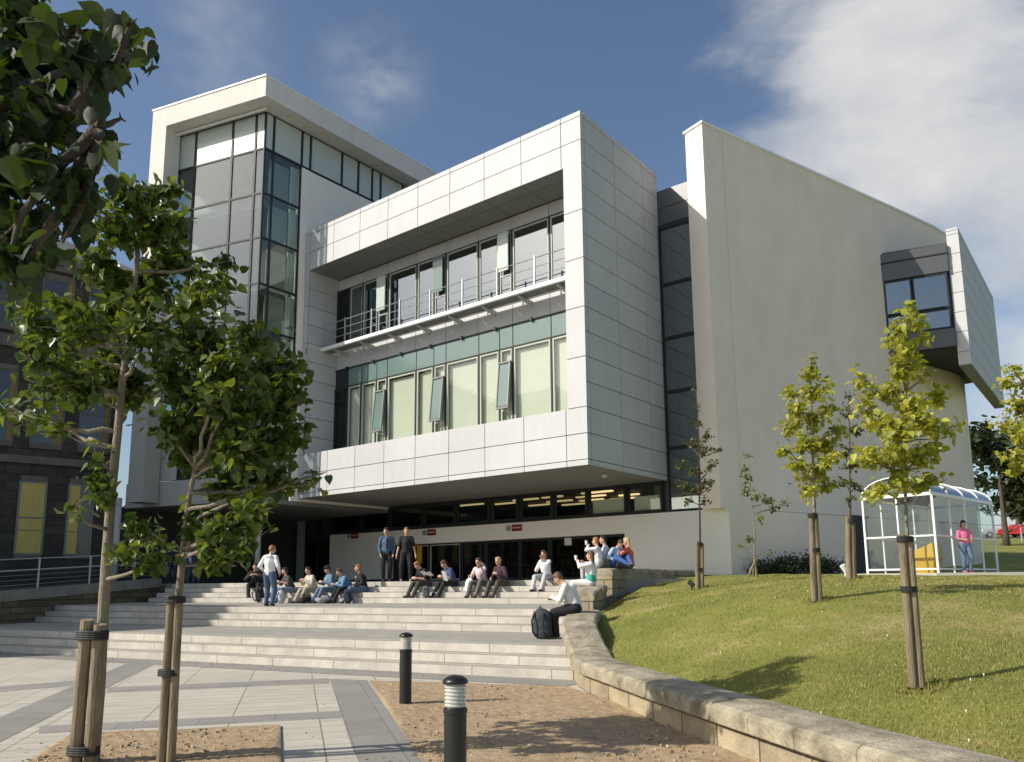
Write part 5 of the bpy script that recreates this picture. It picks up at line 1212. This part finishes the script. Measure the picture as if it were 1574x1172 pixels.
    for i in (0, 1):
        m1 = sh[i].lerp(el[i], min(1, sleeve*2)); C2(sh[i], .070, m1, .060 if sleeve > .5 else .064)
        if sleeve > .5: C2(el[i], .056, el[i].lerp(wr[i], (sleeve-.5)*2*.95), .040)
    if open_coat is None or True:
        so_ = b.build('top', cloth(shirt), T); remesh(so_, .0155*s, 1)
    if open_coat is not None:   # pale shirt strip showing in front
        b = MB(); C2(tor((0, .118, .10)), .035, tor((0, .125, .40)), .04); o_ = b.build('undershirt', cloth(open_coat), T); remesh(o_, .014, 1)
    if belt: b = MB(); C2(pel+Rt@Vector((-.05, 0, .05)), .142, pel+Rt@Vector((.05, 0, .05)), .142); C2(pel+Rt@Vector((-.04, 0, .12)), .135, pel+Rt@Vector((.04, 0, .12)), .135); o_ = b.build('waistband', cloth(belt), T); remesh(o_, .016, 1)
    # trousers
    b = MB(); C2(pel+Vector((-.04, 0, .0)), .128, pel+Vector((.04, 0, 0)), .128)
    for i in (0, 1): C2(hip[i], .108*baggy, kn[i], .075*baggy); C2(kn[i], .075*baggy, an[i].lerp(kn[i], .06), .058*baggy)
    o_ = b.build('trousers', cloth(trouser), T); remesh(o_, .0155*s, 1)
    for i in (0, 1):
        b = MB(); a = an[i]; C2(a+Vector((0, -.035, -.025)), .043, a+Vector((0, .12, -.038)), .036); o_ = b.build('shoe', cloth(shoe), T); remesh(o_, .014, 1)
    # hair
    b = MB(); b.ell(Wd(hc+Rh@Vector((0, -.018, .022))), (.084*s, .096*s, .108*s), 14, 10, rot=Rw); b.ell(Wd(hc+Rh@Vector((0, .045, .085))), (.062*s, .042*s, .034*s), 12, 8, rot=Rw)
    if long:
        for k in (-1, 0, 1): C2(hc+Rh@Vector((k*.045, -.055, 0)), .045, hc+Rh@Vector((k*.05, -.075, -long)), .035)
    if cap:
        pass
    ho = b.build('hair', M['hairs'][hair], T); remesh(ho, .013*s, 1)
    if cap:
        b = MB(); b.ell(Wd(hc+Rh@Vector((0, .0, .06))), (.092*s, .106*s, .075*s), 14, 8, rot=Rw); b.ell(Wd(hc+Rh@Vector((0, .12, .065))), (.06*s, .06*s, .012*s), 12, 6, rot=Rw); o_ = b.build('cap', cloth(cap), T); remesh(o_, .012, 1)
    for sg in (-1, 1):
        b = MB(); b.ell(Wd(hc+Rh@Vector((sg*.028, .083, .008))), (.010*s, .007*s, .007*s), 8, 6, rot=Rw); b.build('eye', 'black', T)
    T['_w'] = 0; del T['_w']
    return T, Wd, wr
def heading(v): return math.atan2(v[1], v[0])
to_cam = lambda p: math.atan2(-p[1], -p[0])
JEANS = (.075, .11, .19); DENIM = (.07, .12, .20); BLK = (.012, .013, .016); WHT = (.78, .77, .76)
def feetst(w_=.10, a=.04): return [(-w_, a, .07), (w_, -a*.5, .07)]
def s_at(px, n, z): q = stair_at(px, n); return Vector((q.x, q.y, z))
SGs = 'students sitting on the steps'
# standing, white hoodie
p = s_at(418, NF2+1.35, Z2); person(p, to_cam(p)+math.pi-.55, 'person standing with back turned in a white hooded top and blue jeans', h=1.80, shirt=WHT, hood=True, baggy=1.08, trouser=JEANS, hair='ginger', head=(.12, -.5), feet=feetst(.11), hands=[(-.22, .12, .95), (.22, .14, .92)])
# the standing pair on the terrace edge
p = s_at(595, NF3+1.25, Z3); person(p, to_cam(p)+.1, 'person standing in an open denim jacket and black trousers, left of the pair', h=1.82, shirt=DENIM, open_coat=(.02, .02, .025), trouser=BLK, hair='dark', head=(.1, -.5), baggy=1.08, hands=[(-.2, .10, .86), (.2, .10, .86)])
p = s_at(625, NF3+1.25, Z3); person(p, to_cam(p)-.05, 'person standing in a black t-shirt and black trousers, right of the pair', h=1.80, shirt=BLK, sleeve=.42, trouser=BLK, hair='ginger', feet=feetst(.15), hands=[(-.30, .06, .82), (.30, .06, .80)], baggy=1.05, shoe=(.4, .4, .4))
def seated(px, n, zs, label, drop=.34, fwd=.42, lean=.25, **k):
    drop, fwd = .34, .58
    """sits on a step edge at stair line n whose top is zs, feet drop lower and fwd ahead"""
    p = s_at(px, n, zs); face = heading((-SN.x, -SN.y))+k.pop('turn', 0); hh = k.get('h', 1.75)/1.75
    ft = k.pop('feet', None) or [(-.13, fwd, -drop/hh+.07), (.13, fwd+.05, -drop/hh+.07)]
    return person(p, face, label, SGs if k.pop('grp', True) else None, pelvis=(0, 0, .11), lean=lean, feet=ft, **k)
S1, S2 = NF3+.35*2+.12, NF3+.35+.12     # sitting lines: third and second tread
zS1, zS2 = Z2+.51, Z2+.34
hk = lambda x=.14, y=.36, z=.42: [(-x, y, z), (x, y, z)]      # hands resting near the knees
seated(397, NF3+.9, Z2+.51, 'person in dark clothes sitting in the shade behind the one in the white hoodie', shirt=(.03, .025, .03), trouser=BLK, hair='dark', lean=.35, hands=hk(), drop=.51, fwd=.5, turn=.6)
seated(452, S2, zS2, 'person in a dark t-shirt and jeans, arms resting on raised knees', shirt=(.05, .055, .05), sleeve=.45, trouser=(.16, .22, .30), hair='dark', lean=.45, hands=[(-.22, .48, .36), (.05, .5, .34)], turn=-.5, head=(-.1, -.3))
seated(486, S2, zS2, 'person in cream shirt and cream trousers hugging the knees', shirt=(.55, .50, .40), trouser=(.42, .37, .28), hair='dark', lean=.4, hands=[(-.12, .42, .40), (.12, .44, .38)], turn=-.35, drop=.34, fwd=.36)
seated(514, S2, zS2, 'person in a blue denim jacket and dark cap amid the left group', shirt=(.12, .20, .30), open_coat=(.6, .6, .58), trouser=(.12, .17, .26), hair='dark', cap=(.02, .022, .03), lean=.3, hands=[(-.15, .4, .34), (.13, .42, .30)], turn=-.5)
seated(541, S2, zS2, 'person in a blue jacket leaning forward with clasped hands', shirt=(.13, .24, .38), trouser=BLK, hair='brown', lean=.62, hands=[(-.08, .55, .26), (.06, .56, .24)], turn=-.6, drop=.24, head=(.2, 0))
seated(560, S2+.1, zS2, 'person with ginger hair in a black coat, right end of the left group', shirt=BLK, open_coat=(.55, .57, .6), trouser=(.10, .14, .22), hair='ginger', lean=.25, hands=hk(.2, .3, .2), turn=-.75, baggy=1.25, h=1.8)
seated(657, S1, zS1, 'person in a black t-shirt reading a paper held low over the knees', shirt=BLK, sleeve=.45, trouser=(.06, .055, .045), hair='ginger', lean=.5, hands=[(-.10, .42, .26), (.14, .42, .26)], turn=-.45, drop=.51, fwd=.62, head=(.45, 0))
seated(697, S1, zS1, 'person in a navy shirt over a white tee reading a large sheet', shirt=(.05, .07, .16), open_coat=(.7, .7, .74), sleeve=.45, trouser=BLK, hair='brown', lean=.45, hands=[(-.14, .45, .30), (.12, .42, .28)], turn=-.55, drop=.51, fwd=.5, head=(.4, 0))
seated(742, S1, zS1, 'person in a pale pink t-shirt eating with one hand at the mouth', shirt=(.62, .50, .52), sleeve=.42, trouser=(.13, .12, .10), hair='brown', lean=.4, hands=[(-.05, .26, .60), (.12, .40, .34)], turn=-.1, drop=.34, fwd=.34)
seated(773, S1, zS1, 'person with fair hair in a dark maroon top and drab trousers', shirt=(.05, .025, .035), trouser=(.07, .065, .045), hair='blond', lean=.35, hands=[(-.16, .40, .36), (.10, .42, .22)], turn=-.3, drop=.51, fwd=.46)
seated(839, NF3+1.25, Z3, 'person in a plain white shirt on the top step, hand at chin', shirt=WHT, trouser=(.5, .5, .52), hair='brown', lean=.25, hands=[(.04, .22, .60), (.14, .36, .3)], turn=-.1, drop=.51, fwd=.46, female=True, long=.12, grp=False)
# on the wall beside the steps
def on_wall(x, y, z, face, label, **k):
    return person((x, y, z), face, label, 'people sitting on the retaining wall', pelvis=(0, 0, .10), **k)
aW = heading((-SE.x, -SE.y))
q = onZ(856, 940, 1.02); q = pt(856, 15.0); mx_, my_ = -9.02, 13.45
on_wall(mx_, my_, 1.03, aW+.25, 'person in a bulky white sweater bent over on the wall coping, nearest the viewer', shirt=(.74, .73, .70), baggy=1.22, trouser=BLK, hair='brown', lean=.42, hands=[(-.08, .46, .30), (.10, .44, .26)], feet=[(-.12, .36, -.42), (.10, .48, -.42)], head=(.5, -.1), h=1.80)
q = pt(888, NF2+1.6)
on_wall(q.x+.28, q.y+.1, 1.54, aW+.15, 'person with long brown hair in a white top and turquoise sash drinking', shirt=WHT, belt=(.05, .38, .30), trouser=(.72, .70, .68), hair='brown', long=.34, female=True, lean=-.05, hands=[(-.04, .32, .62), (.12, .22, .60)], feet=[(-.12, .55, -.32), (.1, .62, -.30)], h=1.66)
q = pt(908, NF3+.45)
on_wall(q.x+.15, q.y+.1, 2.03, aW+.1, 'person with ginger hair in a white long sleeved top raising a cup', shirt=(.75, .75, .78), trouser=(.5, .5, .5), hair='ginger', female=True, lean=.05, hands=[(-.02, .28, .64), (.2, -.05, .04)], feet=[(-.1, .45, -.32), (.1, .5, -.34)], h=1.68)
q = pt(924, NF3+.9)
on_wall(q.x+.1, q.y+.1, 2.04, aW+.5, 'person with black hair in a pale grey shirt seen from behind', shirt=(.50, .52, .56), trouser=(.28, .25, .20), hair='black', lean=.12, hands=[(-.14, .36, .3), (.14, .36, .3)], feet=[(-.1, .45, -.33), (.1, .5, -.35)], baggy=1.1, h=1.8)
q = pt(939, NF3+.95)
on_wall(q.x+.05, q.y+.05, 2.04, aW+2.6, 'person in a light blue shirt and blue jeans with legs stretched along the wall', shirt=(.40, .50, .66), trouser=(.04, .11, .32), hair='dark', lean=.35, hands=[(-.2, .1, .15), (.2, .3, .2)], feet=[(-.10, .62, .10), (.1, .70, .08)], head=(.5, 0), h=1.68)
q = pt(966, NF3+1.25)
on_wall(q.x, q.y, 2.02, aW+.3, 'person with pale blond hair in a bright orange top', shirt=(.72, .15, .09), trouser=(.10, .12, .2), hair='blond', long=.14, female=True, lean=.1, hands=[(-.1, .3, .55), (.16, .2, .2)], feet=[(-.1, .45, -.3), (.1, .5, -.32)], h=1.70)
# by the shelter
p = dep(1487, 882, 24.0); p.z = 1.80; person(p, to_cam(p)+.5, 'person in a bright pink top and flared blue jeans standing by the glass shelter', h=1.66, shirt=(.80, .20, .36), sleeve=.46, trouser=(.16, .22, .32), hair='dark', female=True, long=.10, hands=[(-.10, .30, 1.02), (.12, .28, 1.05)], head=(.25, -.2), shoe=(.7, .2, .35), baggy=1.02)
# in the shade at the top of the steps
p = s_at(290, NF3+1.6, Z3); person(p, to_cam(p)+2.0, 'person in a pale shirt standing in the shade behind the right plaza tree', h=1.78, shirt=(.55, .57, .62), trouser=(.05, .07, .11), hair='dark')
p = s_at(306, NF3+1.7, Z3); person(p, to_cam(p)+2.6, 'person in dark clothes standing in the shade beside the one in the pale shirt', h=1.78, shirt=(.03, .03, .05), trouser=(.04, .05, .09), hair='dark')
p = s_at(268, NF3+1.6, Z3); person(p, to_cam(p)+.4, 'person in dark clothes in the shade, furthest left at the top of the steps', h=1.76, shirt=(.025, .03, .04), trouser=(.03, .035, .06), hair='dark')

# ------------------------------------------------------------------ bags, papers, cups
def backpack(P, face, c, label, s=1., c2=None, lay=False):
    T = thing('backpack', tuple(P), label, 'bag', 'bags on the steps'); P = Vector(P); Rz = Matrix.Rotation(face, 3, 'Z')@(Matrix.Rotation(1.35, 3, 'X') if lay else Matrix.Rotation(-.12, 3, 'X'))
    Wd = lambda v: P+Rz@(Vector(v)*s)+Vector((0, 0, .02 if not lay else .1*s))
    b = MB()
    for zz_ in (.09, .20, .31): b.ell(Wd((0, 0, zz_)), (.16*s, .11*s, .13*s), 12, 8, rot=Rz)
    b.ell(Wd((0, -.09, .14)), (.12*s, .07*s, .11*s), 12, 8, rot=Rz); o_ = b.build('bag_body', cloth(c), T); remesh(o_, .018*s, 2)
    b = MB()
    for sg in (-1, 1): b.tube([Wd((sg*.07, .08, .38)), Wd((sg*.09, .16, .28)), Wd((sg*.09, .15, .12)), Wd((sg*.08, .09, .04))], .014*s, 6)
    b.tube([Wd((-.03, .03, .43)), Wd((0, .03, .475)), Wd((.03, .03, .43))], .010*s, 6); b.build('strap', cloth(c2 or (.02, .02, .02)), T)
    return T
fz = Z2
backpack(s_at(437, NF3-.25, fz), 2.9, (.45, .46, .48), 'pale grey and black backpack on the landing, nearest the white hoodie', .95, (.02, .02, .02))
backpack(s_at(466, NF3-.35, fz), 3.3, (.02, .02, .025), 'black backpack lying in the middle of the left group', .95, None, True)
backpack(s_at(492, NF3-.4, fz), 2.7, (.30, .31, .33), 'grey rucksack lying at the feet of the one in cream clothes', .95, None, True)
backpack(s_at(538, NF3-.2, fz), 3.1, (.02, .025, .05), 'dark navy backpack at the feet of the one in a black coat', 1.0)
backpack(s_at(656, NF3+.12, Z2+.17), 3.1, (.10, .11, .13), 'grey black backpack between the feet of the paper reader', .8)
backpack(s_at(405, NF3+.1, fz+.0), 3.1, (.012, .012, .014), 'large black holdall in the shade left of the white hoodie', 1.25)
q = onZ(816, 984, Z1); backpack((q.x+.05, q.y+.35, Z1), 3.3, (.03, .042, .05), 'large dark teal backpack on the landing by the bent over person', 1.35)
def carrier(P, label, s=1.):
    T = thing('carrier_bag', tuple(P), label, 'bag'); r_ = random.Random(8); b = MB(); P = Vector(P); n = 12; rings = []
    for i, (z, w_) in enumerate(((0, .13), (.04, .17), (.14, .17), (.26, .15), (.36, .09), (.40, .05))):
        rings.append([P+Vector((math.cos(2*math.pi*k/n)*w_*s*r_.uniform(.85, 1.12), math.sin(2*math.pi*k/n)*w_*.7*s*r_.uniform(.85, 1.1), z*s)) for k in range(n)])
    b.add([v for r in rings for v in r], [(i*n+k, i*n+(k+1) % n, (i+1)*n+(k+1) % n, (i+1)*n+k) for i in range(5) for k in range(n)]+[tuple(range(n))[::-1], tuple(range(5*n, 6*n))]); b.build('sack', cloth((.8, .8, .78)), T, smooth=True)
    b = MB()
    for sg in (-1, 1): b.tube([P+Vector((sg*.04, 0, .38*s)), P+Vector((sg*.06, .02, .48*s)), P+Vector((sg*.02, .03, .47*s))], .008, 5)
    b.build('handle', cloth((.8, .8, .78)), T)
carrier(s_at(722, NF3+.5, Z2+.34), 'crumpled white carrier bag on the steps between the two seated pairs', 1.05)
def sheet(P, d, w_, h_, label, c=(.8, .8, .82)):
    P = Vector(P); d = Vector(d).normalized(); u2 = Vector((RT.x, RT.y, 0)).normalized(); b = MB(); k = 6
    for j in range(2):
        for i in range(k+1): b.v.append(tuple(P+u2*w_*(i/k-.5)+d*h_*(j-.5)+Vector((0, 0, .02*math.sin(i*1.1)))))
    for j in range(2):
        for i in range(k+1): v = Vector(b.v[j*(k+1)+i]); b.v.append(tuple(v-Vector((0, 0, .004))))
    for i in range(k): b.f += [(i, i+1, k+2+i, k+1+i), (2*k+3+i, 2*k+2+i, 3*k+3+i, 3*k+4+i)]
    b.mi = [0]*len(b.f); solo(b, 'paper', cloth(c), label, 'paper')
q = s_at(657, S1-.45, zS1+.40); sheet(q, (0, -.5, .35), .30, .21, 'open paper on the lap of the reader in the black t-shirt')
q = s_at(684, S1-.52, zS1+.32); sheet(q, (0, -.3, .8), .15, .30, 'large white sheet hanging from the hand of the reader in navy')
def cup(P, label):
    m_ = MB(); m_.lathe(tuple(P), [(.028, 0), (.038, .10), (.040, .105), (.040, .115)], 14); solo(m_, 'paper_cup', cloth((.75, .76, .78)), label, 'cup')
q = pt(888, NF2+1.6); q0 = Vector((q.x+.28, q.y+.1)); fv = Vector((math.cos(aW+.15), math.sin(aW+.15))); cup((q0.x+fv.x*.36, q0.y+fv.y*.36, 1.54+.62), 'pale cup held up by the one with the turquoise sash')
q = pt(908, NF3+.45); q0 = Vector((q.x+.15, q.y+.1)); fv = Vector((math.cos(aW+.1), math.sin(aW+.1))); cup((q0.x+fv.x*.33, q0.y+fv.y*.33, 2.03+.64), 'pale cup held up by the ginger haired one on the wall')

# ------------------------------------------------------------------ litter of the place: fallen leaves, daisies, tufts, chips of bark
M['dry_leaf'] = leafmat('fallen_leaf', (.16, .10, .03), (.28, .19, .05), (.34, .30, .08), .1, .7)
vs, fs = [], []; r_ = random.Random(77)
for k in range(330):
    if k < 130: p = gz(r_.uniform(0, 1150), r_.uniform(1052, 1230)); z = .03
    else: t_, n_ = r_.uniform(-26, -7), NF1+r_.random()*.0; p = st(t_, NF1-.02-abs(r_.gauss(0, .35))); z = .012
    q = Vector((p.x, p.y, z+r_.random()*.012)); a = r_.uniform(0, 6.28); sz = r_.uniform(.018, .045); d = Vector((math.cos(a), math.sin(a), r_.uniform(-.1, .25))).normalized(); s2 = Vector((-d.y, d.x, r_.uniform(-.2, .2)))
    o = len(vs); kk_ = len(LEAF)
    for (x_, y_) in LEAF: vs.append(q+s2*x_*sz+d*y_*sz+Vector((0, 0, abs(x_)*sz*.5)))
    vs.append(q+d*sz*.55); fs += [(o+kk_, o+2*i_, o+2*i_+1, o+(2*i_+2) % kk_) for i_ in range(kk_//2)]
c_ = MB(); c_.v = vs; c_.f = fs; c_.mi = [0]*len(fs); o = c_.build('fallen_leaves', 'dry_leaf'); o['kind'] = 'stuff'; tagt(o, 'scattered dry fallen leaves on the soil bed and at the foot of the steps', 'leaves')
b = MB()
for k in range(1300):
    if k % 3:
        py = r_.uniform(1052, 1230); px = r_.uniform(568+(py-1048)*.64+6, 1250)
        if px > 868+(py-1057)*2.9-10: continue
    else:
        py = r_.uniform(1124, 1230); px = r_.uniform(112-(py-1131)*1.5, 428)
        if py < 1131-(px-108)*.0433+3: continue
    p = gz(px, py)
    x, y = p.x, p.y; sz = r_.uniform(.004, .014); a = r_.uniform(0, 3.14); d = Vector((math.cos(a), math.sin(a))); 
    if y > 11.4: continue
    b.obox((x, y), d, -sz*1.6, sz*1.6, -sz*.5, sz*.5, .02, .034+sz*.6, r_.randrange(2))
o = b.build('bark_chips', ['soil', 'wall_stone']); o['kind'] = 'stuff'; tagt(o, 'loose bark chips and small stones lying on the bare soil beds', 'bark chips')
b = MB()
for k in range(60):
    d_ = math.exp(r_.uniform(math.log(4.5), math.log(22))); px = r_.uniform(860, 1640); rr = ray(px, 900); k_ = d_/math.hypot(rr.x, rr.y); x, y = rr.x*k_, rr.y*k_
    if y < 0 or y > 26 or x < wall_x(y)+.1: continue
    z = lawn_z(x, y)+.035; sz = .004+.0004*d_; b.lathe((x, y, z), [(sz*.4, -.02), (sz, 0), (sz*.5, .004)], 6)
o = b.build('daisies', cloth((.8, .8, .74))); o['kind'] = 'stuff'; tagt(o, 'tiny white daisies dotted over the mown lawn', 'daisies')
b = MB(); r_ = random.Random(78)
spots = []
for k in range(1500): t_ = r_.random()*(len(inner)-4); i = int(t_)+0; f_ = t_-i; a, c = Vector(inner[i]), Vector(inner[i+1]); spots.append((a.lerp(c, f_)+Vector((r_.uniform(.02, .10), r_.uniform(0, .05))), .05))
for (bx_, by_, d_) in ((1412, 1036, 7), (1256, 914, 12), (1309, 890, 15.5), (1076, 905, 19)):
    c = dep(bx_, by_, d_)
    for k in range(140): a = r_.uniform(0, 6.28); spots.append((Vector((c.x, c.y))+Vector((math.cos(a), math.sin(a)))*r_.uniform(.05, .22), .055))
for p, h in spots:
    z = lawn_z(p.x, p.y)
    for q_ in range(5):
        a = r_.uniform(0, 6.28); w_ = .004+.0005*p.length; b.add([(p.x-w_*math.cos(a), p.y-w_*math.sin(a), z-.01), (p.x+w_*math.cos(a), p.y+w_*math.sin(a), z-.01), (p.x+r_.uniform(-.03, .03), p.y+r_.uniform(-.03, .03), z+h*r_.uniform(.5, 1.4))], [(0, 1, 2)])
o = b.build('grass_tufts', 'blades'); o['kind'] = 'stuff'; tagt(o, 'longer tufts of grass along the wall and round the tree stakes', 'grass')
# street lamp beyond the far lawn
q = dep(1571, 830, 70); q.z = far_h(q.x, q.y); T = thing('street_lamp', tuple(q), 'slim grey street lamp beyond the far lawn at the right edge', 'street lamp')
b = MB(); b.tube([q, q+Vector((0, 0, 5.0))], [.07, .045], 8); b.build('pole', 'column', T); b = MB(); b.lathe(tuple(q+Vector((0, 0, 5.0))), [(.06, 0), (.22, .12), (.24, .2), (.05, .32)], 12); b.build('lamp_head', 'lens', T)
